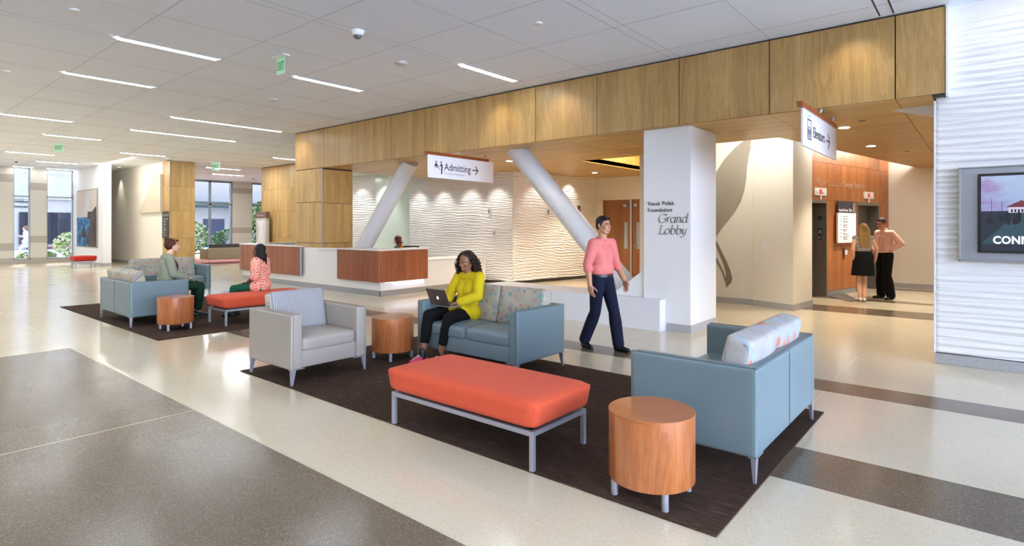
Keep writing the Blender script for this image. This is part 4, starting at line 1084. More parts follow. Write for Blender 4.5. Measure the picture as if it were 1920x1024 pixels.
def make_sofa(name, label, cat, w, d, n, lea, welt, cush, arm=.11, arm_h=.705, group=None):
    t = thing(name, label, cat, (0,0,0), 0, group)
    z0 = .155; hx, hy = w/2, d/2
    for s in (-1, 1):
        mb = MB(); mb.rbox((s*(hx-arm/2), 0, (z0+arm_h)/2), (arm, d, arm_h-z0), .014, 2)
        a = mb.build('arm', lea, t, smooth=True)
        mb = MB()
        for q in (-.30, .0):   # welts on top and front
            xx = s*(hx-arm/2) + s*arm*.30 + 0*q
        mb.tube([(xx, -hy-.001, z0+.01),(xx, -hy-.001, arm_h-.004),(xx, -hy+.006, arm_h+.001),(xx, hy-.01, arm_h+.001)], .0035, 6)
        mb.build('welt', welt, a)
    mb = MB(); mb.rbox((0, hy-.055, (z0+arm_h-.004)/2), (w-.004, .108, arm_h-.004-z0), .014, 2); bk = mb.build('back_frame', lea, t, smooth=True)
    mb = MB(); mb.tube([(0, hy+.001, z0+.01),(0, hy+.001, arm_h-.006)], .0025, 6) if n > 1 else None
    mb.tube([(-hx+.02, hy-.03, arm_h-.001),(hx-.02, hy-.03, arm_h-.001)], .0035, 6); mb.build('welt', welt, bk)
    mb = MB(); mb.rbox((0, -.02, .245), (w-2*arm+.01, d-.09, .18), .016, 2); mb.build('seat_rail', lea, t, smooth=True)
    sw = (w-2*arm-.006)/n; sd = d-.29
    for i in range(n):
        cx = -w/2+arm+.003+sw*(i+.5)
        mb = MB(); mb.rbox((cx, -hy+.012+sd/2, .385), (sw-.004, sd, .135), .035, 6, puff=.035, puffy=.004)
        mb.build('seat_cushion', lea, t, smooth=True, angle=60)
        T = Matrix.Translation((cx, hy-.245, .42)) @ Matrix.Rotation(R(-13), 4, 'X')
        mb = MB(); mb.rbox((0, .0, .235), (sw-.010, .165, .445), .03, 6, puff=.035, axis=1, puffy=.004, M=T)
        o = mb.build('back_cushion', cush, t, smooth=True, angle=60)
    for sx in (-1,1):
        for sy in (-1,1):
            mb = MB(); blade_leg(mb, sx*(hx-.006), sy*(hy-.006), -sx, -sy, .157); mb.build('leg', M['silver_p'], t)
    return t
sofa = make_sofa('loveseat', 'teal leather loveseat where the woman in yellow sits with a laptop', 'sofa', 1.55, .86, 2, M['teal'], M['welt'], M['cush'])
sofa.location = (-4.475, 4.97, .0)
for loc, rz, lab, cu in (((-1.51, 4.43, 0), R(-90), 'light blue leather loveseat seen from behind, nearest at lower right', 'cush2'),
                     ((-11.1, 3.475, 0), R(180), 'teal loveseat seen from behind where the woman in green sits, beside small round table', 'cush'),
                     ((-14.18, 4.9, 0), R(90), 'teal loveseat facing right behind the woman in the green cardigan', 'cush')):
    c = copy_tree(sofa); c.location = loc; c.rotation_euler = (0,0,rz); c['label'] = lab
    if cu == 'cush2':
        for ch in c.children:
            if ch.name.startswith('back_cushion'):
                ch.data = ch.data.copy(); ch.data.materials[0] = M['cush2']
ac = make_sofa('armchair', 'grey leather armchair with blue striped back cushion', 'armchair', .90, .88, 1, M['greyl'], leather('grey_welt',(120,112,104)), M['stripe'], arm=.125)
ac.location = (-5.74, 3.395, 0); ac.rotation_euler = (0,0,R(90))
# ---- benches
def make_bench(name, label, L, D, mat, mf, h=.455, group=None, seam=True):
    t = thing(name, label, 'bench', (0,0,0), 0, group)
    th = .185
    mb = MB(); mb.rbox((0,0,h-th/2), (L, D, th), .045, 8, puff=.012, taper=.045, puffy=.006)
    s = mb.build('seat_cushion', mat, t, smooth=True, angle=60)
    if seam:
        mb = MB(); mb.tube([(0,-D/2-.002,h-th+.03),(0,-D/2-.004,h-.05),(0,-D/2+.03,h+.001),(0,0,h+.0115),(0,D/2-.03,h+.001),(0,D/2+.004,h-.05)], .0018, 6); mb.build('seam', mat, s)
    lx, ly = L/2-.045, D/2-.03; f = .032; zt = h-th-.012
    mb = MB(); mb.box(-lx+.05, lx-.05, -ly+.05, ly-.05, zt-.004, zt+.018); mb.build('seat_base', M['black'], t)
    mb = MB()
    mb.box(-lx, lx, -ly, -ly+f, zt-f, zt); mb.box(-lx, lx, ly-f, ly, zt-f, zt); mb.box(-lx, -lx+f, -ly+f, ly-f, zt-f, zt); mb.box(lx-f, lx, -ly+f, ly-f, zt-f, zt)
    mb.build('frame', mf, t, bevel=.002)
    for sx in (-1,1):
        for sy in (-1,1):
            x0 = -lx if sx < 0 else lx-f; y0 = -ly if sy < 0 else ly-f
            mb = MB(); mb.box(x0, x0+f, y0, y0+f, 0, zt-f); mb.build('leg', mf, t, bevel=.002)
    return t
b1 = make_bench('bench', 'orange upholstered bench with silver frame in the foreground on the near rug', 1.53, .70, M['orange'], M['silver_p']); b1.location = (-2.965, 3.235, .0)
b2 = copy_tree(b1); b2.location = (-9.63, 4.78, 0); b2.rotation_euler = (0,0,R(90)); b2['label'] = 'orange upholstered bench with silver frame where the woman in the patterned blouse sits'
b3 = make_bench('bench', 'small red bench below the coastal artwork at far left', .74, .66, M['red'], M['silver_p'], seam=False); b3.location = (-27.12, 6.42, 0); b3.rotation_euler = (0,0,R(90))
# ---- drum tables
def make_table(label):
    t = thing('drum_table', label, 'side table')
    r = .252
    mb = MB(); mb.lathe([(r-.002,.10),(r,.104),(r,.484)], 64); mb.build('drum', M['table_wood'], t, smooth=True)
    mb = MB(); mb.lathe([(r+.001,.484),(r+.001,.498),(r-.001,.50)], 64); mb.build('table_top', M['table_top'], t, smooth=True)
    for sx in (-1,1):
        for sy in (-1,1):
            mb = MB(); mb.tube([(sx*.16, sy*.16, 0),(sx*.16, sy*.16, .10)], .021, 16); mb.build('leg', M['silver_p'], t, smooth=True)
    return t
M['table_top'] = wood('cherry_table_top', (150,84,44), (172,102,58), (186,116,70), 'x', rough=.3, coat=.25, cath=False)
tb = make_table('round wooden drum table in the foreground before the light blue loveseat'); tb.location = (-1.535, 3.155, 0)
for loc, lab in (((-5.54, 4.40, 0), 'round wooden drum table between the grey armchair and the teal loveseat'), ((-9.70, 3.475, 0), 'orange toned drum table by the arm of the far loveseat')):
    c = copy_tree(tb); c.location = loc; c['label'] = lab
# legs stand on the rugs
for o in (sofa, ac, b1, b2, tb): o.location.z = .0101
for o in list(COL.objects):
    if o.parent is None and o.name.split('.')[0] in ('loveseat','drum_table'): o.location.z = .0101
# ---- desk chair behind reception
t = thing('office_chair', 'black office chair back just showing behind the reception counter', 'chair', (-11.35, 9.75, 0), R(200))
mb = MB(); mb.rbox((0,.22,.86),(.46,.06,.50),.05,6,puff=.02,axis=1); mb.build('backrest', M['black'], t, smooth=True)
mb = MB(); mb.rbox((0,0,.47),(.48,.46,.08),.03,4); mb.build('seat', M['black'], t, smooth=True)
mb = MB(); mb.tube([(0,0,.06),(0,0,.44)],.025,12); mb.box(-.02,.02,.1,.26,.44,.66); mb.build('post', M['black'], t)
mb = MB()
for i in range(5):
    a = 2*math.pi*i/5; mb.tube([(0,0,.09),(.28*math.cos(a),.28*math.sin(a),.06)],.015,8); mb.lathe([(.015,-.027),(.027,0),(.015,.027)],12,0,Matrix.Translation((.28*math.cos(a),.28*math.sin(a),.028))@Matrix.Rotation(R(90),4,'X'))
mb.build('base', M['black'], t)
# ---- far lounge
rm = painted('red_carpet', (168,110,100), .95)
mb = MB(); mb.box(-31.5,-24.6,9.9,14.6,0,.008); tag(mb.build('rug', rm), 'red rug in the sunlit far lounge', 'rug')
def lounge():
    t = thing('sofa', 'olive sofa seen from behind in the sunlit far lounge', 'sofa', (-25.9, 11.35, .008), R(-90))
    w, d = 1.95, .85
    mb = MB(); mb.rbox((0,d/2-.06,.42),(w,.12,.50),.03,2); mb.build('back_frame', M['olive'], t, smooth=True)
    mb = MB(); mb.rbox((0,-.02,.30),(w-.2,d-.14,.22),.03,2); mb.build('seat', M['olive'], t, smooth=True)
    for s in (-1,1): mb = MB(); mb.rbox((s*(w/2-.06),-.06,.40),(.12,d-.12,.44),.03,2); mb.build('arm', M['olive'], t, smooth=True)
    mb = MB(); mb.rbox((0,d/2-.2,.66),(w-.28,.16,.34),.05,4,puff=.02,axis=1); mb.build('back_cushion', M['dgrey'], t, smooth=True)
    for sx in (-1,1):
        for sy in (-1,1): mb = MB(); mb.tube([(sx*(w/2-.08),sy*(d/2-.06),0),(sx*(w/2-.08),sy*(d/2-.06),.19)],.014,10); mb.build('leg', M['silver'], t)
lounge()
t = thing('side_chair', 'beige lounge chair beside the olive sofa, partly hidden by the counter', 'chair', (-26.4, 13.0, .008), R(-90))
mb = MB(); mb.rbox((0,.3,.45),(.7,.12,.66),.04,2); mb.build('backrest', M['olive'], t, smooth=True)
mb = MB(); mb.rbox((0,-.02,.36),(.66,.56,.14),.04,3); mb.build('seat', M['olive'], t, smooth=True)
for sx in (-1,1):
    for sy in (-1,1): mb = MB(); mb.tube([(sx*.3,sy*.28,0),(sx*.3,sy*.28,.29)],.014,10); mb.build('leg', M['silver'], t)
# ================================================================== OUTSIDE
def outside():
    m = painted('sunlit_paving', (218,220,224), .8)
    mb = MB(); mb.box(-80,-32.6,-30,50,-.35,-.02); mb.box(8.2,60,-50,40,-.35,-.02); mb.box(-32.6,8.2,-60,-9,-.35,-.02)
    struct('ground_outside', mb, m)
    wall = painted('stucco_wall', (180,170,158), .8); dark = flat('dark_glazing', (40,42,52), .1); shade = painted('stucco_shade', (170,164,160), .8)
    t = thing('hospital_annex', 'pale building across the drive with dark glazing and raised lettering', 'building', (-52, 0, 0))
    mb = MB(); mb.box(-6,0,-14,16,0,3.55,0); mb.box(-6,.3,-14,16,3.55,5.2,0); mb.box(-6,-.6,-14,16,5.2,9.5,0)
    mb.build('wall', [wall], t)
    for a, b in ((-2.0, 6.5), (8.6, 14.2)):
        mb = MB(); mb.box(-.05,.06,a,b,.35,2.62); g = mb.build('window', dark, t)
        mb = MB(); 
        k = a
        while k < b: mb.box(.05,.10,k-.03,k+.03,.35,2.62); k += 1.1
        mb.build('mullion', flat('bronze_mullion',(70,64,62),.4), g)
    for a, b in ((5.6,6.4),(11.8,12.8),(0.5,1.6)):
        mb = MB(); mb.box(-.65,-.55,a,b,5.4,6.8); mb.build('window', dark, t)
    for z in (5.2, 7.6): mb = MB(); mb.box(-.6,.0,-14,16,z,z+.25); mb.build('ledge', wall, t)
    for s, z, y_ in (('MELANIE AND RICHARD', 3.28, 7.93), ('EMERGENCY DEPARTMENT', 2.93, 8.16)):
        text_obj('lettering', s, .17, (.02, y_, z), (R(90),0,R(90)), M['ink'], t, .02, xs=.66, offset=.002)
    mb = MB(); mb.box(0,.5,9,16,0,.14); mb.build('red_curb', flat('red_curb',(120,40,46),.7), t)
    t = thing('garden_building', 'low white building with dark green canopy beyond the lounge window', 'building', (-47, 20, 0))
    mb = MB(); mb.box(-4,0,-3,14,0,3.1); mb.box(-6,-2,-3,14,3.5,7.2); mb.build('wall', [painted('shaded_stucco',(176,166,154),.8)], t)
    mb = MB(); mb.box(-5,1.6,-3.2,14.2,3.1,3.5); mb.build('canopy', flat('canopy_green',(46,62,56),.6), t)
    mb = MB(); mb.box(-.02,.05,-1.2,.4,0,2.2); mb.build('door', flat('navy_door',(34,40,66),.4), t)
    mb = MB(); mb.box(-.02,.04,2.2,4.6,0,2.2); mb.build('door', flat('white_door',(212,210,208),.5), t)
    for y in (1.2, 6.0): mb = MB(); mb.box(1.0,1.3,y-.15,y+.15,0,3.1); mb.build('post', painted('post_white',(222,220,218),.7), t)
outside()
def leafy(name, label, loc, rx, ry, h, n, cols, seed, cat='shrub', leaf=.10):
    rg = random.Random(seed); t = thing(name, label, cat, loc)
    mb = MB()
    for i in range(n):
        u = rg.uniform(-1,1); a = rg.uniform(0, 2*math.pi); rr = (1-u*u)**.5 * rg.uniform(.55,1.0)
        c = Vector((rx*rr*math.cos(a), ry*rr*math.sin(a), h*.55 + h*.45*u))
        q = Euler((rg.uniform(-1.2,1.2), rg.uniform(-1.2,1.2), rg.uniform(0,6.28))).to_matrix()
        s = leaf*rg.uniform(.6,1.3)
        vs = [c + q @ Vector(p) for p in ((0,-s,0),(s*.38,0,s*.08),(0,s,0),(-s*.38,0,s*.08))]
        mb.add(vs, [(0,1,2,3)], rg.randrange(len(cols)))
    mb.build('foliage', cols, t)
    mb = MB()
    for i in range(7):
        a = i*.9; mb.tube([(0,0,0),(rx*.35*math.cos(a),ry*.35*math.sin(a),h*.4),(rx*.6*math.cos(a),ry*.6*math.sin(a),h*.75)],[.02,.015,.008],6)
    mb.build('stems', flat('stem_brown',(92,76,56),.8), t)
g1 = flat('leaf_green', (104,142,62), .5); g2 = flat('leaf_light', (178,196,112), .5); g3 = flat('leaf_dark', (52,92,44), .5); g4 = flat('petal_cream', (236,232,206), .6)
leafy('garden_shrub', 'yellow green shrub outside the second slot window', (-33.9, 7.6, -.02), .95, .8, 1.35, 900, [g1,g2,g4], 1)
leafy('garden_shrub', 'low tuft of plants outside the first slot window', (-33.2, 5.75, -.02), .5, .35, .42, 260, [g2,g1], 2)
leafy('garden_shrub', 'low tuft of plants at the left foot of the second slot window', (-33.4, 6.55, -.02), .4, .35, .45, 240, [g2,g1], 3)
leafy('garden_shrub', 'flowering bush outside the left pane of the lounge window', (-35.0, 13.35, -.02), 1.0, 1.1, 1.9, 1500, [g1,g2,g4,g3], 4)
leafy('garden_shrub', 'dark leafy bush outside the right pane of the lounge window', (-35.5, 15.75, -.02), .8, 1.1, 1.45, 1200, [g3,g1], 5)
leafy('garden_tree', 'bright green young tree seen beside the brown topped kiosk', (-35.0, 17.6, -.02), .9, 1.0, 3.2, 1900, [g1,g2,g3], 6, 'tree', .13)
t = thing('garden_planter', 'blue glazed planter below the dark bush outside the lounge', 'planter', (-34.2, 14.6, -.02))
mb = MB(); mb.lathe([(.16,0),(.26,.35),(.24,.40),(.2,.38)],20); mb.build('pot', flat('blue_glaze',(60,80,150),.2), t, smooth=True)
# ================================================================== PEOPLE
class PB(MB):
    """closed primitives that are fused by a voxel remesh"""
    def cap(s, p0, p1, r0, r1, n=18, flat=None, M=None):
        # tapered capsule; flat=(axis vector, factor) squashes the section along that axis
        p0, p1 = Vector(p0), Vector(p1); d = p1-p0; L = d.length
        if L < 1e-6: d = Vector((0,0,1)); L = 1e-6
        d = d.normalized(); ref = Vector(flat[0]) if flat else (Vector((0,0,1)) if abs(d.z) < .9 else Vector((1,0,0)))
        v = ref - d*ref.dot(d)
        if v.length < 1e-4: v = Vector((0,1,0)) - d*d.y
        v.normalize(); u = d.cross(v); kf = flat[1] if flat else 1.0
        rings = []
        for i in range(1, 5):
            a = math.pi/2*i/5; rings.append((-r0*math.cos(a), r0*math.sin(a)))
        rings += [(0, r0), (L*.5, (r0+r1)/2), (L, r1)]
        for i in range(4, 0, -1):
            a = math.pi/2*i/5; rings.append((L+r1*math.cos(a), r1*math.sin(a)))
        vs = [tuple(p0 - d*r0)]
        for t, r in rings:
            for j in range(n):
                a = 2*math.pi*j/n; vs.append(tuple(p0 + d*t + (u*math.cos(a) + v*math.sin(a)*kf)*r))
        vs.append(tuple(p1 + d*r1)); k = len(rings)
        fs = [(0, 1+(j+1)%n, 1+j) for j in range(n)]
        fs += [(1+i*n+j, 1+i*n+(j+1)%n, 1+(i+1)*n+(j+1)%n, 1+(i+1)*n+j) for i in range(k-1) for j in range(n)]
        fs += [(1+(k-1)*n+j, 1+(k-1)*n+(j+1)%n, len(vs)-1) for j in range(n)]
        return s.add(vs, fs, 0, M)
    def ell(s, c, r, rot=None, M=None, n=18):
        T = Matrix.Translation(Vector(c)) @ (rot.to_4x4() if rot else Matrix.Identity(4)) @ Matrix.Diagonal((r[0], r[1], r[2], 1))
        vs = [(0,0,-1)]; m = 10
        for i in range(1, m):
            a = -math.pi/2 + math.pi*i/m
            for j in range(n): vs.append((math.cos(a)*math.cos(2*math.pi*j/n), math.cos(a)*math.sin(2*math.pi*j/n), math.sin(a)))
        vs.append((0,0,1))
        fs = [(0, 1+(j+1)%n, 1+j) for j in range(n)] + [(1+i*n+j, 1+i*n+(j+1)%n, 1+(i+1)*n+(j+1)%n, 1+(i+1)*n+j) for i in range(m-2) for j in range(n)]
        fs += [(1+(m-2)*n+j, 1+(m-2)*n+(j+1)%n, len(vs)-1) for j in range(n)]
        return s.add(vs, fs, 0, (M @ T) if M else T)
    def frustum(s, c0, r0, c1, r1, ky=.72, n=28):
        vs = [tuple(c) for c in (c0, c1)]; k = 2
        for c, r in ((c0, r0), (c1, r1)):
            for j in range(n): a = 2*math.pi*j/n; vs.append((c[0]+r*math.cos(a), c[1]+r*ky*math.sin(a), c[2]))
        up = c1[2] > c0[2]; fs = []
        for j in range(n):
            a, b = 2+j, 2+(j+1)%n; fs += [(a, b, b+n, a+n), (0, b, a), (1, a+n, b+n)]
        if not up: fs = [tuple(reversed(f)) for f in fs]
        return s.add(vs, fs)
    def chain(s, pts, rad, **k):
        for a, b, r0, r1 in zip(pts[:-1], pts[1:], rad[:-1], rad[1:]): s.cap(a, b, r0, r1, **k)
        return s
    def fuse(s, name, mats, parent, voxel=.006, smooth=4, paint=None):
        me = bpy.data.meshes.new('tmp'); me.from_pydata(s.v, [], s.f); me.update()
        o = bpy.data.objects.new('tmp', me); COL.objects.link(o)
        r = o.modifiers.new('r', 'REMESH'); r.mode = 'VOXEL'; r.voxel_size = voxel; r.adaptivity = 0
        if smooth:
            q = o.modifiers.new('s', 'SMOOTH'); q.factor = .5; q.iterations = smooth
        dg = bpy.context.evaluated_depsgraph_get(); dg.update()
        m2 = bpy.data.meshes.new_from_object(o.evaluated_get(dg)); m2.name = name
        bpy.data.objects.remove(o); bpy.data.meshes.remove(me)
        m2.materials.clear()
        if not isinstance(mats, (list, tuple)): mats = [mats]
        for m in mats: m2.materials.append(m)
        n = len(m2.polygons)
        m2.polygons.foreach_set('use_smooth', [True]*n)
        idx = np.zeros(n, dtype=np.int32)
        if paint:
            c = np.zeros(n*3, dtype=np.float32); m2.polygons.foreach_get('center', c); c = c.reshape(-1, 3)
            for (ctr, rad, mi, rot) in paint:
                q = (c - np.array(ctr)) @ np.array(rot.to_3x3() if rot else Matrix.Identity(3))
                inside = ((q/np.array(rad))**2).sum(1) < 1; idx[inside] = mi
        m2.polygons.foreach_set('material_index', idx)
        m2.update()
        ob = bpy.data.objects.new(name, m2); COL.objects.link(ob); ob.parent = parent
        return ob
def V3(*a): return Vector(a)
def add_hand(pb, wrist, d, palm, thumb_side, curl=.35, s=1.0, spread=.06, curls=None):
    """hand from five fingers: d = direction of fingers, palm = palm normal, thumb_side = direction of thumb"""
    d = Vector(d).normalized(); palm = Vector(palm); palm = (palm - d*palm.dot(d)).normalized()
    t = Vector(thumb_side); t = (t - d*t.dot(d) - palm*t.dot(palm)).normalized()
    w = Vector(wrist)
    L = .085*s
    bases = [(.030,1.0),(.010,1.06),(-.011,1.0),(-.030,.90)]
    lens = [.072,.080,.073,.057]
    for (o, k) in bases:
        pb.cap(w + t*o*.55*s, w + d*L*k + t*o*s, .016*s, .0125*s, n=10)
    pb.cap(w - d*.01, w + d*.03*s, .022*s, .022*s, n=12, flat=(palm, .8))
    curls = curls or [curl*.85, curl, curl*1.1, curl*1.2]
    for i, ((o, k), ln) in enumerate(zip(bases, lens)):
        p = w + d*L*k + t*o*s; dirn = (d + t*(o/.03)*spread).normalized(); a = curls[i]; r = .0098*s
        for q, fr in enumerate((.45,.32,.26)):
            dirn = (dirn*math.cos(a) + palm*math.sin(a)).normalized()
            # keep perpendicular frame
            nxt = p + dirn*ln*s*fr*1.08
            pb.cap(p, nxt, r, r*.9, n=10); p = nxt; r *= .9
            axis_p = palm - dirn*palm.dot(dirn)
            palm_l = axis_p.normalized(); dirn_prev = dirn; 
            d2 = dirn
            # curl continues about the same axis
            if q < 2:
                dd = d2*math.cos(a) + palm_l*math.sin(a); dirn = (d2 + (dd-d2)*.0).normalized(); 
                dirn = d2
    # thumb from the side of the palm
    p = w + d*.022*s + t*.024*s + palm*.004; dirn = (d*.62 + t*.72 + palm*.18).normalized()
    r = .0125*s
    for ln in (.036,.030,.024):
        nxt = p + dirn*ln*s; pb.cap(p, nxt, r, r*.88, n=10); p = nxt; r *= .88; dirn = (dirn*.86 + d*.34 + palm*.14).normalized()
def add_head(pb, C, Rm, s=1.0, male=False):
    """C head centre, Rm 3x3 rotation (face looks to local -y)"""
    T = Matrix.Translation(C) @ Rm.to_4x4() @ Matrix.Scale(s, 4)
    e = lambda c, r: pb.ell(c, r, M=T); c = lambda a, b, r0, r1, **k: pb.cap(a, b, r0, r1, n=10, M=T, **k)
    e((0,.018,.030),(.074,.094,.084)); e((0,-.030,-.028),(.058,.060,.076)); e((0,-.055,-.088),(.026 if not male else .031,.024,.020))
    for sx in (-1,1):
        c((sx*.055,-.005,-.045),(sx*.026,-.055,-.088), .017 if not male else .020, .015)
        e((sx*.034,-.064,-.022),(.024,.022,.022)); e((sx*.077,.008,-.008),(.010,.018,.031))
        c((sx*.014,-.080,.026),(sx*.046,-.070,.026), .010, .008)
        e((sx*.011,-.101,-.030),(.009,.010,.008))
    c((0,-.086,.010),(0,-.108,-.024), .0085, .011); e((0,-.084,.012),(.014,.012,.022))
    e((0,-.088,-.053),(.022,.012,.0065)); e((0,-.086,-.063),(.019,.012,.0075)); e((0,-.074,-.055),(.030,.018,.022))
    return T
def face_bits(T, parent, s, brow, iris=(60,40,28), brow_only=False, smile=False):
    Rq = T.to_3x3().normalized()
    for sx in (-1,1):
        c = T @ Vector((sx*.030,-.0775,.006))
        mb = PB(); mb.ell(c, (.0100*s,.0066*s,.0042*s), Rq, n=14); e = mb.build('eye', flat_c('eye_white',(236,232,226),.2), parent, smooth=True)
        c = T @ Vector((sx*.030,-.0838,.006)); mb = PB(); mb.ell(c, (.0046*s,.0018*s,.0046*s), Rq, n=12); mb.build('iris', flat_c('iris_%d'%iris[0], iris, .2), e, smooth=True)
        mb = PB(); pts = [T @ Vector((sx*x,y,z)) for x,y,z in ((.014,-.0935,.0245),(.030,-.0905,.029),(.046,-.080,.024))]
        mb.chain(pts, [.0032*s,.0034*s,.0022*s], n=8); mb.build('eyebrow', brow, parent, smooth=True)
    if smile:
        mb = PB(); pts = [T @ Vector(q) for q in ((-.014,-.0975,-.055),(0,-.1015,-.0575),(.014,-.0975,-.055))]; mb.chain(pts,[.0022*s,.0036*s,.0022*s], n=8); mb.build('teeth', flat_c('teeth',(238,234,228),.3), parent, smooth=True)
_fc = {}
def flat_c(name, c, rough=.5):
    if name not in _fc: _fc[name] = flat(name, c, rough)
    return _fc[name]
def skin_mat(name, c, rough=.5):
    m, t, b = new_mat(name); n = noise(t, mapping(t), 14, 2)
    cc = lin(c); r = ramp(t, n.outputs['Fac'], [(.3, tuple(x*.9 for x in cc[:3])+(1,)), (.7, cc)])
    t.links.new(r.outputs[0], b.inputs['Base Color']); b.inputs['Roughness'].default_value = rough
    b.inputs['Subsurface Weight'].default_value = .08; b.inputs['Subsurface Radius'].default_value = (.02,.008,.004); b.inputs['Subsurface Scale'].default_value=.3
    return m
def cloth_mat(name, c, sc=240, st=.35, kind=None, c2=None, rough=.85):
    m, t, b = new_mat(name); mp = mapping(t)
    base = lin(c); n = noise(t, mp, 6, 3); r = ramp(t, n.outputs['Fac'], [(.3, tuple(x*.85 for x in base[:3])+(1,)), (.7, base)]); col = r.outputs[0]
    sep = N(t, 'ShaderNodeSeparateXYZ'); t.links.new(mp.outputs[0], sep.inputs[0])
    if kind == 'stripes_h':
        f = math_n(t, 'LESS_THAN', math_n(t, 'FRACT', math_n(t, 'MULTIPLY', sep.outputs[2], 38.0)), .5); col = mix(t, f, col, lin(c2))
    if kind == 'stripes_v':
        f = math_n(t, 'LESS_THAN', math_n(t, 'FRACT', math_n(t, 'MULTIPLY', math_n(t,'ADD',sep.outputs[0],math_n(t,'MULTIPLY',sep.outputs[1],.7)), 45.0)), .3); col = mix(t, f, col, lin(c2))
    if kind == 'chevron':
        zz = math_n(t, 'ABSOLUTE', math_n(t, 'SUBTRACT', math_n(t, 'FRACT', math_n(t, 'MULTIPLY', math_n(t,'ADD',sep.outputs[0],sep.outputs[1]), 16.0)), .5))
        f = math_n(t, 'LESS_THAN', math_n(t, 'FRACT', math_n(t, 'ADD', math_n(t, 'MULTIPLY', sep.outputs[2], 26.0), math_n(t,'MULTIPLY',zz,1.6))), .42)
        f = math_n(t, 'MULTIPLY', f, math_n(t, 'GREATER_THAN', noise(t, mp, 40, 1).outputs['Fac'], .44)); col = mix(t, f, col, lin(c2))
    if kind == 'speck':
        v = N(t, 'ShaderNodeTexVoronoi'); v.inputs['Scale'].default_value = 55; t.links.new(mp.outputs[0], v.inputs['Vector'])
        f = math_n(t, 'LESS_THAN', v.outputs['Distance'], .26); col = mix(t, f, col, lin(c2))
    if kind == 'knit':
        f = math_n(t, 'SINE', math_n(t, 'MULTIPLY', sep.outputs[2], 900.0)); g = math_n(t, 'SINE', math_n(t, 'MULTIPLY', sep.outputs[0], 900.0))
        h = math_n(t, 'MULTIPLY', f, g); bump(t, b, h, .5, .002); 
    else: bump(t, b, noise(t, mp, sc, 2).outputs['Fac'], st, .002)
    t.links.new(col, b.inputs['Base Color']); b.inputs['Roughness'].default_value = rough; b.inputs['Specular IOR Level'].default_value=.18
    return m
def hair_mat(name, c):
    m, t, b = new_mat(name); n = noise(t, mapping(t, (60,60,5)), 3, 3)
    cc = lin(c); r = ramp(t, n.outputs['Fac'], [(.3, tuple(x*.45 for x in cc[:3])+(1,)), (.7, cc)]); t.links.new(r.outputs[0], b.inputs['Base Color'])
    b.inputs['Roughness'].default_value=.55; b.inputs['Specular IOR Level'].default_value=.3; bump(t, b, n.outputs['Fac'], .5, .004); return m

def limb(pb, a, b, c, ra, rb, rc, inf=0.0, upto=2.0, mid=None):
    """two segment limb a-b-c; upto<=1 stops in the first segment, <=2 in the second"""
    a, b, c = Vector(a), Vector(b), Vector(c)
    if upto <= 1:
        e = a + (b-a)*upto; pb.cap(a, e, ra+inf, ra+(rb-ra)*upto+inf)
    else:
        pb.cap(a, b, ra+inf, rb+inf)
        k = upto-1; e = b + (c-b)*k
        m_ = b + (c-b)*.28; rm = (mid or rb*1.04)+inf; re = rb+(rc-rb)*k+inf
        if k > .3:
            pb.cap(b, m_, rb+inf, rm); pb.cap(m_, e, rm, re)
        else: pb.cap(b, e, rb+inf, re)
def shoe(pb, ankle, toe, s=1.0, w=.042):
    a, t = Vector(ankle), Vector(toe); d = (t-a); d.z = 0; d = d.normalized(); z = min(t.z, a.z)
    heel = a - d*.035*s
    pb.cap((heel.x, heel.y, t.z+.012), (heel.x+d.x*.1*s, heel.y+d.y*.1*s, t.z+.012), .030*s, .034*s, flat=((0,0,1),1.0))
    pb.cap(Vector((heel.x, heel.y, t.z+.012))+d*.10*s, Vector((t.x,t.y,t.z+.004))-d*.03, w*.88*s, .034*s, flat=((0,0,1),.72))
    pb.cap(a+Vector((0,0,.0)), Vector((heel.x, heel.y, t.z+.02))+d*.06*s, .036*s, .036*s)

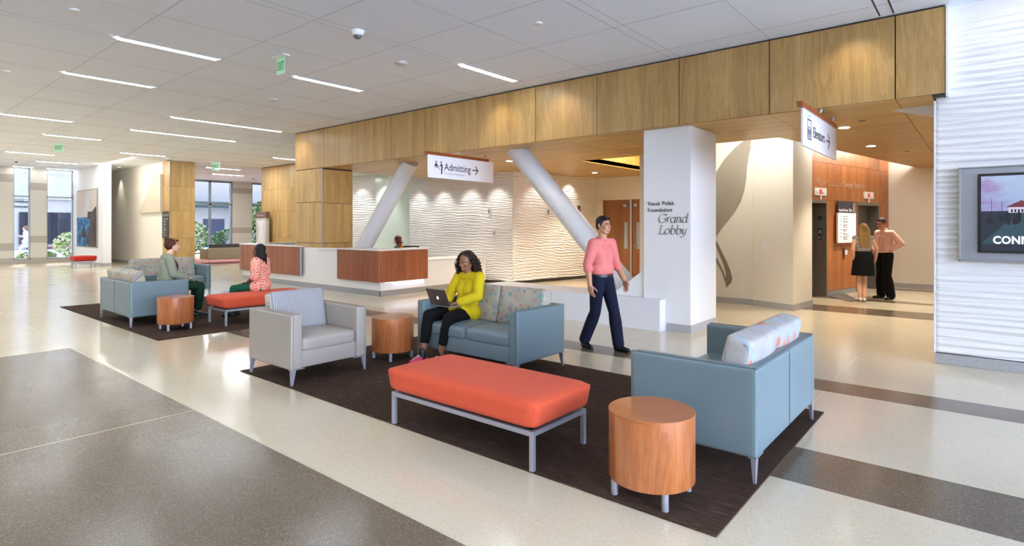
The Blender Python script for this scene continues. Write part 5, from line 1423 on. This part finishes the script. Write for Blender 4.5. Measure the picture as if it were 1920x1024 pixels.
def person(name_label, loc, rz, J, look, voxel=.0055, female=True, group=None):
    """J: joints in local metres, body faces -y. look: dict of materials / options"""
    t = thing('person', name_label, 'person', loc, rz, group)
    sk = look['skin']; f = female
    hr = J.get('head_rot', Euler((0,0,0)).to_matrix()); s = J.get('scale', 1.0); hs = J.get('head_scale', .97 if f else 1.02)
    P = {k: Vector(v) for k, v in J.items() if isinstance(v, (tuple, list, Vector)) and len(v) == 3}
    pb = PB()
    sh = {'L': P['sL'], 'R': P['sR']}; hp = {'L': P['hL'], 'R': P['hR']}
    across = (P['sL']-P['sR']).normalized(); up = (P['neck']-P['pel']).normalized(); fwd = across.cross(up).normalized()*1.0
    if fwd.dot(Vector((0,-1,0))) < 0: fwd = -fwd
    ach = (P['hL']-P['hR']).normalized()
    def torso(pb, inf, lo=True, hi=True, waist=None, belly=0.0, bust=True):
        cw = .118 if f else .138; ww = waist or (.098 if f else .118); pw = .128 if f else .125
        w0 = P['pel']; ch = P['chest']; nk = P['neck']; wa = w0 + (ch-w0)*.48
        hw = (P['hL']-P['hR']).length/2
        if lo:
            pb.cap(w0 - ach*hw*.75, w0 + ach*hw*.75, .092+inf, .092+inf, flat=(fwd, .98))
            pb.cap(w0 - ach*.03 - fwd*-.0 - fwd*.03, w0 + ach*.03 - fwd*.03, .095+inf, .095+inf)
        for q in (-1,1):
            pb.cap(w0 + ach*q*hw*.5, wa + across*q*.035, .085+inf, ww*.88+inf+belly, flat=(fwd,.95))
            if hi: pb.cap(wa + across*q*.035, ch + across*q*.055, ww*.88+inf+belly, cw*.80+inf, flat=(fwd,.92))
        if hi:
            S = (P['sL']-P['sR']).length/2
            for q, k in ((1,'L'),(-1,'R')):
                pb.cap(ch + across*q*.06, P['s'+k] - across*q*.035 - up*.045, cw*.78+inf, .058+inf, flat=(fwd,.85))
                pb.cap(nk - up*.05, P['s'+k] - up*.004, .048+inf*.9, (.045 if f else .052)+inf)
                if f and bust: pb.ell(ch + across*q*.055 + fwd*.052 - up*.045, (.068+inf,.060+inf*.9,.075+inf))
            pb.cap(ch + up*.02, nk - up*.03, cw*.8+inf*.8, .055+inf*.6, flat=(fwd,.8))
    ar = (.043,.035,.024) if f else (.052,.042,.030)
    lr = (.080,.050,.032,.054) if f else (.086,.056,.038,.058)
    lr = look.get('leg_r', lr)
    torso(pb, 0)
    pb.cap(P['neck'] - up*.04, P['head'] - hr @ Vector((0,-.01,.05)), .050 if f else .058, .046 if f else .054)
    T = add_head(pb, P['head'], hr, hs, not f)
    for k in 'LR':
        limb(pb, P['s'+k], P['e'+k], P['w'+k], *ar)
        if 'hand'+k in look:
            d, palm, th, curl = look['hand'+k][:4]; add_hand(pb, P['w'+k], d, palm, th, curl, 1.0 if not f else .92, curls=(look['hand'+k][4] if len(look['hand'+k]) > 4 else None))
        limb(pb, P['h'+k], P['k'+k], P['a'+k], lr[0], lr[1], lr[2], mid=lr[3])
        shoe(pb, P['a'+k], P['t'+k], .9)
    lipc = T @ Vector((0,-.094,-.058))
    body = pb.fuse('body', [sk, look.get('lips', sk)], t, voxel, 3, paint=[(tuple(lipc), (.024*hs,.022*hs,.0125*hs), 1, hr)])
    face_bits(T, t, hs, look.get('brow', look['hair']), smile=look.get('smile', False))
    top = look.get('top')
    if top:
        pb = PB(); inf = top.get('inf', .014); torso(pb, inf, lo=top.get('lo', True), waist=top.get('waist'), belly=top.get('belly', 0))
        for k in 'LR':
            u = top.get('sleeve', 2.0)
            if u: limb(pb, P['s'+k], P['e'+k], P['w'+k], ar[0], ar[1], ar[2], inf=inf+top.get('sleeve_inf', .004), upto=u)
        if 'hem' in top:   # skirted hem: list of (offset from pelvis, radius, flat)
            for (o1, r1, o2, r2) in top['hem']: pb.cap(P['pel']+Vector(o1), P['pel']+Vector(o2), r1, r2, flat=(fwd,.85))
        for extra in top.get('extra', []): pb.cap(*extra)
        pb.fuse(top['name'], top['mat'], t, top.get('voxel', .007), 5)
    bot = look.get('bottom')
    if bot:
        pb = PB(); inf = bot.get('inf', .012)
        if bot.get('kind') == 'skirt':
            for (o1, r1, o2, r2) in bot['segs']: pb.frustum(P['pel']+Vector(o1), r1, P['pel']+Vector(o2), r2)
        else:
            torso(pb, inf, hi=False, waist=(.088 if f else .108)); 
            for k in 'LR':
                limb(pb, P['h'+k], P['k'+k], P['a'+k], lr[0], lr[1], lr[2]+bot.get('ankle', .0), inf=inf, upto=bot.get('upto', 2.0), mid=lr[3]+bot.get('calf', 0))
        pb.fuse(bot['name'], bot['mat'], t, bot.get('voxel', .007), 4)
    for k in 'LR':
        if 'shoe' in look:
            pb = PB(); shoe(pb, P['a'+k]-Vector((0,0,.02)), P['t'+k], 1.03, .046); so = pb.fuse('shoe', look['shoe'], t, .006, 3)
            z = P['t'+k].z
            d = (P['t'+k]-P['a'+k]); d.z = 0; d.normalize()
            pb = MB(); hc = Vector((P['a'+k].x, P['a'+k].y, 0)) - d*.055; tc_ = Vector((P['t'+k].x, P['t'+k].y, 0)) + d*.008; n_ = Vector((-d.y, d.x, 0))
            out = []
            for i in range(13): a = math.pi*i/12 ; out.append(tc_ - d*.035 + n_*.036*math.cos(a) + d*.036*math.sin(a))
            for i in range(13): a = math.pi*i/12 ; out.append(hc + d*.03 - n_*.030*math.cos(a) - d*.030*math.sin(a))
            pb.prism([(q.x, q.y) for q in out], z-.028, z-.012, 'xy'); pb.build('sole', look.get('sole', M['black']), so)
    if 'hairfn' in look: look['hairfn'](t, T, P, hs, look['hair'])
    return t, T, P

# ---- hair styles
def hair_cap(pb, T, grow=.008, back=.0, low=-.03, front=.052):
    pb.ell((0,.034,.040),(.077+grow,.088+grow,.080+grow), M=T)
    pb.ell((0,.050,.005),(.072+grow,.062+grow,.075+grow), M=T)
def hair_short(t, T, P, s, m):
    pb = PB(); pb.ell((0,.026,.046),(.080,.094,.080), M=T); pb.ell((0,.060,.0),(.070,.052,.070), M=T); pb.cap((-.036,-.050,.088),(.036,-.050,.088),.018,.018,M=T)
    for sx in (-1,1): pb.cap((sx*.068,-.018,.05),(sx*.072,-.012,.0),.014,.009,M=T)
    pb.fuse('hair', m, t, .005, 2)
def hair_curly(t, T, P, s, m):
    rg = random.Random(11)
    pb = PB(); hair_cap(pb, T, .008)
    for sx in (-1,1):
        pb.chain([T @ Vector(q) for q in ((sx*.062,.01,.05),(sx*.088,.03,-.03),(sx*.100,.03,-.13),(sx*.100,.01,-.22))],[.028,.036,.042,.022])
    pb.chain([T @ Vector(q) for q in ((0,.06,.03),(0,.08,-.08),(0,.085,-.17),(0,.08,-.21))],[.06,.062,.064,.035])
    h = pb.fuse('hair', m, t, .008, 2)
    mb = MB()
    for i in range(230):
        a = rg.uniform(-.30, math.pi+.30) if i > 50 else rg.uniform(-.55, math.pi+.55); el = rg.uniform(-.1, 1.25)
        # start on the scalp, fall outward
        x0 = math.cos(a)*.085*math.cos(el); y0 = .02+math.sin(a)*.098*math.cos(el); z0 = .04+.085*math.sin(el)
        L = rg.uniform(.25,.43) + .07*math.sin(el); n = 46; pts = []; ph = rg.uniform(0,6.28); tw = rg.uniform(110,170); rr = rg.uniform(.008,.013)
        ex = math.cos(a)*rg.uniform(.10,.16); ey = .02+math.sin(a)*rg.uniform(.10,.15)
        for k in range(n):
            u = k/(n-1); z = z0 - L*u*(1 if u > .0 else 0)
            w = min(1, u*2.6); x = x0+(ex-x0)*w; y = y0+(ey-y0)*w
            pts.append(T @ Vector((x+rr*math.cos(ph+tw*L*u), y+rr*math.sin(ph+tw*L*u), z + .012*math.sin(math.pi*min(1,u*3)))))
        mb.tube(pts, [.0052*(1-.5*k/(n-1)) for k in range(n)], 5, cap=False)
    mb.build('curls', m, h, smooth=True)
def hair_long(t, T, P, s, m, L=.42, w=.07, braid=None, strands=True, seed=3):
    pb = PB(); hair_cap(pb, T, .010)
    for sx in (-1,1): pb.chain([T @ Vector(q) for q in ((sx*.066,-.01,.05),(sx*.080,.015,-.05),(sx*.075,.05,-.14))],[.022,.026,.026])
    pts = [T @ Vector((0,.055,.04))]; base = T @ Vector((0,.075,-.06)); pts.append(base)
    for i in range(1,5): pts.append(base + Vector((0,.012*i*0,-L*i/4)) + Vector((0,.02,0)))
    for x in (-w*.55,0,w*.55):
        pb.chain([q + Vector((x*(1 if i>0 else .5),0,0)) for i, q in enumerate(pts)],[.06,.058,.055,.05,.042,.020], flat=((0,1,0),.75))
    h = pb.fuse('hair', m, t, .007, 3)
    if strands:
        rg = random.Random(seed); mb = MB()
        for i in range(70):
            a = rg.uniform(.0, math.pi); x0 = math.cos(a)*.086; y0 = .025+math.sin(a)*.1; n = 10; ll = L+.10+rg.uniform(-.12,.04); ph = rg.uniform(0,6)
            p0 = T @ Vector((x0,y0,.03)); q = [p0 + Vector((x0*.25*(k/9)+.006*math.sin(ph+k*.8), .008*math.cos(ph+k*.7), -ll*k/9)) for k in range(n)]
            mb.tube(q, [.0042*(1-.6*k/9) for k in range(n)], 5, cap=False)
        mb.build('strands', m, h, smooth=True)
def hair_bun(t, T, P, s, m):
    pb = PB(); hair_cap(pb, T, .006); pb.ell((0,.085,.105),(.044,.044,.042), M=T); pb.ell((0,.085,.02),(.055,.045,.07), M=T)
    for sx in (-1,1): pb.cap((sx*.068,-.03,.05),(sx*.074,.02,.0),.016,.016,M=T)
    pb.cap((-.04,-.062,.088),(.045,-.058,.088),.020,.020,M=T)
    pb.fuse('hair', m, t, .005, 2)
def RX(x=0,y=0,z=0): return Euler((R(x),R(y),R(z))).to_matrix()

sk_dark = skin_mat('skin_brown', (136,88,62)); sk_tan = skin_mat('skin_tan', (190,136,104)); sk_fair = skin_mat('skin_fair', (226,178,150)); sk_deep = skin_mat('skin_deep', (104,66,48))
h_dark = hair_mat('hair_dark_brown', (52,32,24)); h_black = hair_mat('hair_black', (20,17,18)); h_blond = hair_mat('hair_blond', (176,138,84)); h_red = hair_mat('hair_auburn', (84,40,26))
lip = flat('lips', (150,70,66), .4); lip2 = flat('lips_soft', (176,104,94), .4)

# 1 ---- woman in yellow with laptop on the teal loveseat
J = dict(pel=(0,.0,.565), chest=(0,.045,.86), neck=(0,.03,1.035), head=(.0,-.01,1.168), head_rot=RX(19,0,10), head_scale=1.04,
         sL=(.165,.045,.985), sR=(-.165,.045,.985), eL=(.235,-.055,.765), wL=(.095,-.235,.70), eR=(-.235,-.055,.765), wR=(-.085,-.235,.70),
         hL=(.085,0,.545), hR=(-.085,0,.545), kL=(.145,-.44,.545), kR=(-.175,-.46,.545), aL=(.060,-.50,.115), aR=(-.135,-.60,.115), tL=(.03,-.655,.040), tR=(-.185,-.755,.040))
w1, T1, P1 = person('young woman with long curly hair in yellow sweater typing on a laptop', (-4.90, 5.03, .0), 0, J, dict(
    skin=sk_dark, lips=lip, hair=h_dark, smile=True, hairfn=hair_curly,
    handL=((-.35,-.90,-.12),(0,-.1,-1),(-1,.2,0),.22), handR=((.35,-.90,-.12),(0,-.1,-1),(1,.2,0),.22),
    top=dict(name='sweater', mat=cloth_mat('yellow_knit', (206,180,26), kind='knit'), inf=.018, sleeve=1.93, sleeve_inf=.010, belly=.012, extra=[((-.08,-.02,.545),(.08,-.02,.545),.135,.135),((.09,-.02,.55),(.10,-.16,.56),.115,.10),((-.09,-.02,.55),(-.10,-.16,.56),.115,.10)]),
    bottom=dict(name='trousers', mat=cloth_mat('black_cotton', (16,15,17)), inf=.010, upto=1.66),
    leg_r=(.092,.062,.036,.060), shoe=flat('pink_sneaker', (190,36,84), .5), sole=flat('white_sole', (226,222,220), .5)), voxel=.0045)
for k in 'LR':
    a = P1['a'+k]; mb = PB(); mb.cap(a+Vector((0,0,-.03)), a+Vector((0,0,.045)), .041, .037); mb.build('sock', M['black'], w1, smooth=True)
    d = (P1['t'+k]-a); d.z=0; d.normalize(); mb = MB(); n_ = Vector((-d.y,d.x,0))
    for i in range(5):
        c = a + d*(.045+.018*i) + Vector((0,0,-.006-.0085*i)); mb.tube([c-n_*.026+Vector((0,0,-.008)), c, c+n_*.026+Vector((0,0,-.008))], .0045, 6)
    mb.build('laces', flat_c('lace_white',(232,228,228)), w1)
# laptop on her knees
lt = thing('laptop', 'open silver laptop with lit fruit emblem on the knees of the woman in yellow', 'laptop', (-4.93, 4.735, .655), 0)
mb = MB(); mb.rbox((0,0,.008),(.325,.225,.016),.007,2); mb.build('base', flat('laptop_alu',(176,178,182),.35,.8), lt, smooth=True)
mb = MB(); 
for r_ in range(5):
    for c_ in range(13): mb.box(-.14+c_*.0215,-.14+c_*.0215+.018, .085-r_*.0185-.016+.0,.085-r_*.0185-.0, .0161,.0175)
# keyboard lies near the hinge (hinge toward -y)
mb.v = [(x,-y+.005,z) for x,y,z in mb.v]; mb.f = [tuple(reversed(f)) for f in mb.f]
mb.build('keyboard', M['black'], lt)
TL = Matrix.Translation((0,-.112,.012)) @ Matrix.Rotation(R(24),4,'X')
mb = MB(); mb.rbox((0,0,.112),(.325,.008,.222),.004,2,M=TL); lid = mb.build('lid', flat('laptop_lid',(112,106,104),.38,.7), lt, smooth=True)
mb = MB(); mb.add([(-.155,.0045,.012),(.155,.0045,.012),(.155,.0045,.215),(-.155,.0045,.215)],[(0,3,2,1)],0,TL); mb.build('screen', emit('laptop_screen',(170,180,200),.5), lid)
def apple(mb, s, Tm):
    pts = []
    for i in range(40):
        a = 2*math.pi*i/40; r = 1 - .10*math.cos(2*a) - .13*math.exp(-((a-math.pi/2)/.32)**2) - .10*math.exp(-((a-3*math.pi/2)/.28)**2)
        x = r*math.cos(a); z = r*math.sin(a)*.98
        if x > .45 and -.25 < z < .55: x = .98 - .42*math.cos((z-.15)/.40*math.pi/2)
        pts.append((x*s*.9, z*s))
    mb.prism(pts, -.0056, -.0042, 'xz', 0, Tm); mb.prism([(.02*s,1.05*s),(.10*s,1.35*s),(.42*s,1.62*s),(.40*s,1.30*s),(.22*s,1.08*s)], -.0056, -.0042, 'xz', 0, Tm)
mb = MB(); apple(mb, .019, TL @ Matrix.Translation((0,0,.108))); mb.build('emblem', emit('lit_emblem',(245,248,255),1.3), lid)

# 2 ---- man walking
J = dict(pel=(0,0,.945), chest=(0,-.015,1.24), neck=(0,-.01,1.455), head=(0,-.035,1.615), head_rot=RX(4,0,-4),
         sL=(.182,-.01,1.385), sR=(-.182,-.01,1.385), eL=(.225,-.055,1.12), wL=(.215,-.20,.905), eR=(-.232,.04,1.12), wR=(-.235,.0,.86),
         hL=(.09,0,.915), hR=(-.09,0,.915), kL=(.085,-.135,.50), kR=(-.085,.035,.50), aL=(.09,-.20,.095), aR=(-.08,.215,.125), tL=(.115,-.36,.030), tR=(-.10,.075,.035))
w2, T2, P2 = person('man in pink shirt and navy trousers walking past the white bench wall', (-3.82, 6.42, 0), R(82), J, dict(
    skin=sk_tan, lips=lip2, hair=h_black, smile=True, hairfn=hair_short,
    handL=((-.05,-.35,-.9),(-1,.1,0),(0,-1,-.3),.35), handR=((.05,-.12,-1),(1,.1,0),(0,-1,-.1),.35),
    top=dict(name='shirt', mat=cloth_mat('pink_shirt', (222,126,120)), lo=False, inf=.011, sleeve=1.25, sleeve_inf=.007, belly=.004, extra=[((-.055,0,1.05),(.055,0,1.05),.125,.125),((-.055,0,1.05),(.055,0,1.05),.125,.125)]),
    bottom=dict(name='trousers', mat=cloth_mat('navy_trousers', (22,26,46)), inf=.016, upto=2.0, ankle=.020, calf=.006),
    shoe=flat('black_shoe', (14,13,14), .25)), female=False, voxel=.005)
pb = PB(); pb.cap((-.075,0,1.012),(.075,0,1.012),.118,.118,flat=((0,1,0),.93)); 
mb = MB(); ring = []
for i in range(40):
    a = 2*math.pi*i/40; ring.append((.172*math.cos(a), .130*math.sin(a)))
mb.add([(x,y,.955) for x,y in ring]+[(x,y,.990) for x,y in ring],[(i,(i+1)%40,(i+1)%40+40,i+40) for i in range(40)]); mb.build('belt', flat('leather_belt',(36,24,18),.4), w2, smooth=True)
pb = PB(); pb.chain([(-.055,-.035,1.452),(0,-.072,1.415),(.055,-.035,1.452)],[.010,.007,.010]); pb.chain([(-.055,-.035,1.452),(-.05,.042,1.462),(.05,.042,1.462),(.055,-.035,1.452)],[.010]*4); pb.fuse('collar', cloth_mat('pink_collar',(226,120,122)), w2, .005, 2)

# 3 ---- woman at the lifts, seen from behind
J = dict(pel=(0,0,.96), chest=(0,.0,1.22), neck=(0,.01,1.405), head=(.0,-.01,1.545), head_rot=RX(6,0,-12),
         sL=(.165,.0,1.36), sR=(-.165,.0,1.36), eL=(.235,.05,1.11), wL=(.19,.0,.90), eR=(-.255,.03,1.13), wR=(-.30,-.09,.93),
         hL=(.082,0,.93), hR=(-.082,0,.93), kL=(.075,-.03,.50), kR=(-.045,-.045,.50), aL=(.075,.02,.085), aR=(-.01,.03,.085), tL=(.085,-.15,.030), tR=(-.03,-.14,.030))
w3, T3, P3 = person('woman with long blond hair, striped tank top and black skirt facing the lifts', (-1.99, 14.12, 0), R(214), J, dict(
    skin=sk_fair, hair=h_blond, hairfn=lambda t,T,P,s,m: hair_long(t,T,P,s,m,.34,.12),
    handL=((-.5,-.2,-.7),(-1,0,.2),(0,-1,0),.35), handR=((.1,-.3,-1),(1,0,0),(0,-1,0),.35),
    top=dict(name='tank_top', mat=cloth_mat('striped_top', (216,210,204), kind='stripes_h', c2=(52,50,52)), inf=.011, sleeve=0),
    bottom=dict(name='skirt', mat=cloth_mat('black_skirt', (14,13,14)), kind='skirt', segs=[((0,0,.115),.158,(0,0,-.02),.205),((0,0,-.0),.198,(0,-.01,-.40),.235)]),
    shoe=flat('white_flats', (222,216,210), .5), sole=flat('flat_sole',(150,140,130),.6)), voxel=.006)
# 4 ---- man at the lifts
J = dict(pel=(0,0,1.0), chest=(0,-.0,1.32), neck=(0,-.03,1.53), head=(0,-.085,1.67), head_rot=RX(16,0,14),
         sL=(.185,-.0,1.455), sR=(-.185,-.0,1.455), eL=(.29,.15,1.23), wL=(.16,-.03,1.07), eR=(-.29,.05,1.21), wR=(-.15,-.15,1.09),
         hL=(.095,0,.965), hR=(-.095,0,.965), kL=(.12,-.04,.52), kR=(-.10,-.02,.52), aL=(.14,.03,.09), aR=(-.12,.02,.09), tL=(.18,-.15,.030), tR=(-.15,-.16,.030))
w4, T4, P4 = person('man in glasses and peach striped shirt with hands on hips beside the lifts', (-1.70, 14.95, 0), R(-42), J, dict(
    skin=sk_tan, lips=lip2, hair=h_black, hairfn=hair_short,
    handL=((-.8,-.3,-.35),(-.3,.5,-.3),(0,-1,.2),.3), handR=((.6,-.3,-.5),(.3,.4,-.3),(0,-1,.2),.3),
    top=dict(name='shirt', mat=cloth_mat('peach_shirt', (248,216,200), kind='stripes_v', c2=(226,150,124)), lo=False, inf=.014, sleeve=1.72, sleeve_inf=.008, belly=.022, extra=[((-.06,0,1.10),(.06,0,1.10),.135,.135)]),
    bottom=dict(name='trousers', mat=cloth_mat('black_trousers', (13,12,14)), inf=.022, upto=2.0, ankle=.028, calf=.014),
    shoe=flat('dark_shoe', (30,26,24), .4)), female=False, voxel=.006)
mb = MB()
for sx in (-1,1):
    c = T4 @ Vector((sx*.031,-.096,.004)); ring = [T4 @ Vector((sx*.031+.021*math.cos(a*math.pi/8), -.096, .004+.015*math.sin(a*math.pi/8))) for a in range(17)]
    mb.tube(ring, .0018, 6); mb.tube([T4 @ Vector((sx*.052,-.094,.006)), T4 @ Vector((sx*.080,0,.004))], .0018, 6)
mb.tube([T4 @ Vector((-.010,-.100,.006)), T4 @ Vector((.010,-.100,.006))], .0018, 6); mb.build('glasses', M['black'], w4)

pb = PB(); pb.chain([(-.058,-.065,1.535),(0,-.105,1.49),(.058,-.065,1.535)],[.012,.009,.012]); pb.chain([(-.058,-.065,1.535),(-.052,.025,1.555),(.052,.025,1.555),(.058,-.065,1.535)],[.012]*4); pb.fuse('collar', flat('peach_collar',(246,216,198),.8), w4, .005, 2)
# 5 ---- woman in green cardigan on the far loveseat
J = dict(pel=(0,0,.565), chest=(0,-.01,.875), neck=(0,-.03,1.055), head=(0,-.085,1.20), head_rot=RX(2,0,0),
         sL=(.170,-.01,1.0), sR=(-.170,-.01,1.0), eL=(.205,-.06,.75), wL=(.13,-.27,.665), eR=(-.205,-.06,.75), wR=(-.13,-.27,.665),
         hL=(.085,0,.545), hR=(-.085,0,.545), kL=(.13,-.46,.53), kR=(-.12,-.47,.53), aL=(.10,-.42,.11), aR=(-.11,-.44,.11), tL=(.10,-.58,.040), tR=(-.12,-.60,.040))
w5, T5, P5 = person('woman with auburn bun in green cardigan sitting on the far teal loveseat', (-10.78, 3.72, 0), R(172), J, dict(
    skin=sk_fair, lips=lip, hair=h_red, hairfn=hair_bun, smile=True,
    handL=((-.5,-.8,-.1),(0,0,-1),(-1,0,0),.4), handR=((.5,-.8,-.1),(0,0,-1),(1,0,0),.4),
    top=dict(name='cardigan', mat=cloth_mat('sage_cardigan', (146,150,130)), inf=.020, sleeve=1.9, sleeve_inf=.006, belly=.01),
    bottom=dict(name='trousers', mat=cloth_mat('dark_green_trousers', (22,52,34)), inf=.014, upto=1.9), shoe=M['black']), voxel=.006)
w5.scale = (1.05,1.05,1.05); w5.location.z = .01
pb = PB(); pb.ell((0,-.095,.80),(.062,.065,.20)); pb.ell((0,-.12,.86),(.085,.05,.08)); pb.fuse('blouse', cloth_mat('floral_blouse', (44,28,62), kind='speck', c2=(190,110,120)), w5, .007, 2)
# 6 ---- woman in patterned blouse on the far bench
J = dict(pel=(0,0,.565), chest=(0,-.03,.86), neck=(0,-.035,1.03), head=(0,-.06,1.17), head_rot=RX(2,0,6),
         sL=(.160,-.03,.98), sR=(-.160,-.03,.98), eL=(.205,-.02,.75), wL=(.13,-.20,.62), eR=(-.205,-.02,.75), wR=(-.13,-.20,.62),
         hL=(.085,0,.545), hR=(-.085,0,.545), kL=(.11,-.45,.515), kR=(-.11,-.45,.515), aL=(.10,-.50,.11), aR=(-.10,-.50,.11), tL=(.10,-.66,.040), tR=(-.10,-.66,.040))
w6, T6, P6 = person('woman with long black hair in red and white patterned blouse on the far orange bench', (-9.86, 4.93, 0), R(-52), J, dict(
    skin=sk_deep, lips=lip, hair=h_black, hairfn=lambda t,T,P,s,m: hair_long(t,T,P,s,m,.12,.03,strands=False),
    handL=((-.5,-.8,-.1),(0,0,-1),(-1,0,0),.4), handR=((.5,-.8,-.1),(0,0,-1),(1,0,0),.4),
    top=dict(name='blouse', mat=cloth_mat('patterned_blouse', (236,186,166), kind='chevron', c2=(216,62,48)), inf=.024, sleeve=1.12, sleeve_inf=.022, belly=.02, extra=[((-.10,-.05,.55),(.10,-.05,.55),.115,.115)]),
    bottom=dict(name='trousers', mat=cloth_mat('green_leggings', (26,84,62)), inf=.012, upto=1.9), shoe=M['black']), voxel=.006)
mb = PB(); pts = [T6 @ Vector((-.03,.10,-.05))]
for i in range(1,9): pts.append(T6 @ Vector((-.045-.003*i,.112+.004*math.sin(i),-.05-.050*i)))
for i in range(len(pts)-1): mb.cap(pts[i], pts[i+1], .017 if i % 2 else .013, .013 if i % 2 else .017)
mb.fuse('braid', h_black, w6, .005, 1)
# 7 ---- receptionist
J = dict(pel=(0,0,.62), chest=(0,-.04,.92), neck=(0,-.06,1.10), head=(0,-.10,1.245), head_rot=RX(12,0,0),
         sL=(.160,-.05,1.045), sR=(-.160,-.05,1.045), eL=(.20,-.10,.82), wL=(.14,-.32,.78), eR=(-.20,-.10,.82), wR=(-.14,-.32,.78),
         hL=(.085,0,.60), hR=(-.085,0,.60), kL=(.11,-.42,.54), kR=(-.11,-.42,.54), aL=(.10,-.40,.11), aR=(-.10,-.40,.11), tL=(.10,-.56,.040), tR=(-.10,-.56,.040))
w7, T7, P7 = person('receptionist with tied brown hair and orange scarf looking down behind the counter', (-11.45, 9.35, 0), R(-65), J, dict(
    skin=sk_fair, lips=lip2, hair=h_red, hairfn=hair_bun if False else (lambda t,T,P,s,m: hair_long(t,T,P,s,m,.06,.0,strands=False)),
    handL=((-.2,-.9,-.1),(0,0,-1),(-1,0,0),.3), handR=((.2,-.9,-.1),(0,0,-1),(1,0,0),.3),
    top=dict(name='shirt', mat=cloth_mat('navy_top', (30,48,62)), inf=.016, sleeve=1.9), bottom=dict(name='trousers', mat=M['black'], inf=.012), shoe=M['black']), voxel=.007)
pb = PB()
for i in range(12):
    a0, a1 = 2*math.pi*i/12, 2*math.pi*(i+1)/12
    pb.cap((.068*math.cos(a0), -.055+.066*math.sin(a0), 1.095+.012*math.sin(a0*3)), (.068*math.cos(a1), -.055+.066*math.sin(a1), 1.095+.012*math.sin(a1*3)), .022, .022)
pb.chain([(.02,.02,1.10),(.05,.05,1.16),(.04,.055,1.0)],[.02,.022,.016]); pb.chain([(.0,-.12,1.08),(.01,-.15,1.0),(.0,-.16,.93)],[.024,.022,.016])
pb.fuse('scarf', cloth_mat('orange_scarf',(206,120,40),kind='speck',c2=(150,60,30)), w7, .006, 2)
# 8 ---- passer-by outside the first slot window
J = dict(pel=(0,0,.92), chest=(0,-.03,1.2), neck=(0,-.04,1.38), head=(0,-.07,1.52), head_rot=RX(4,0,0),
         sL=(.165,-.03,1.33), sR=(-.165,-.03,1.33), eL=(.22,.10,1.10), wL=(.20,-.06,.95), eR=(-.23,-.10,1.10), wR=(-.20,-.30,1.12),
         hL=(.082,0,.89), hR=(-.082,0,.89), kL=(.08,-.24,.52), kR=(-.08,.10,.48), aL=(.08,-.33,.12), aR=(-.08,.42,.16), tL=(.08,-.48,.05), tR=(-.08,.32,.05))
w8, T8, P8 = person('passer by in white top and pale skirt striding outside the first slot window', (-37.0, 6.42, -.02), R(-32), J, dict(
    skin=sk_fair, hair=hair_mat('hair_light_brown',(150,112,84)), hairfn=hair_bun,
    handL=((0,-.4,-.9),(-1,0,0),(0,-1,0),.35), handR=((0,-.9,.2),(1,0,0),(0,0,1),.35),
    top=dict(name='shirt', mat=cloth_mat('white_top',(236,228,230)), inf=.016, sleeve=.6), bottom=dict(name='skirt', mat=cloth_mat('pale_skirt',(190,200,232)), kind='skirt', segs=[((0,0,.10),.14,(0,-.02,-.34),.26)]),
    shoe=M['black']), voxel=.008)
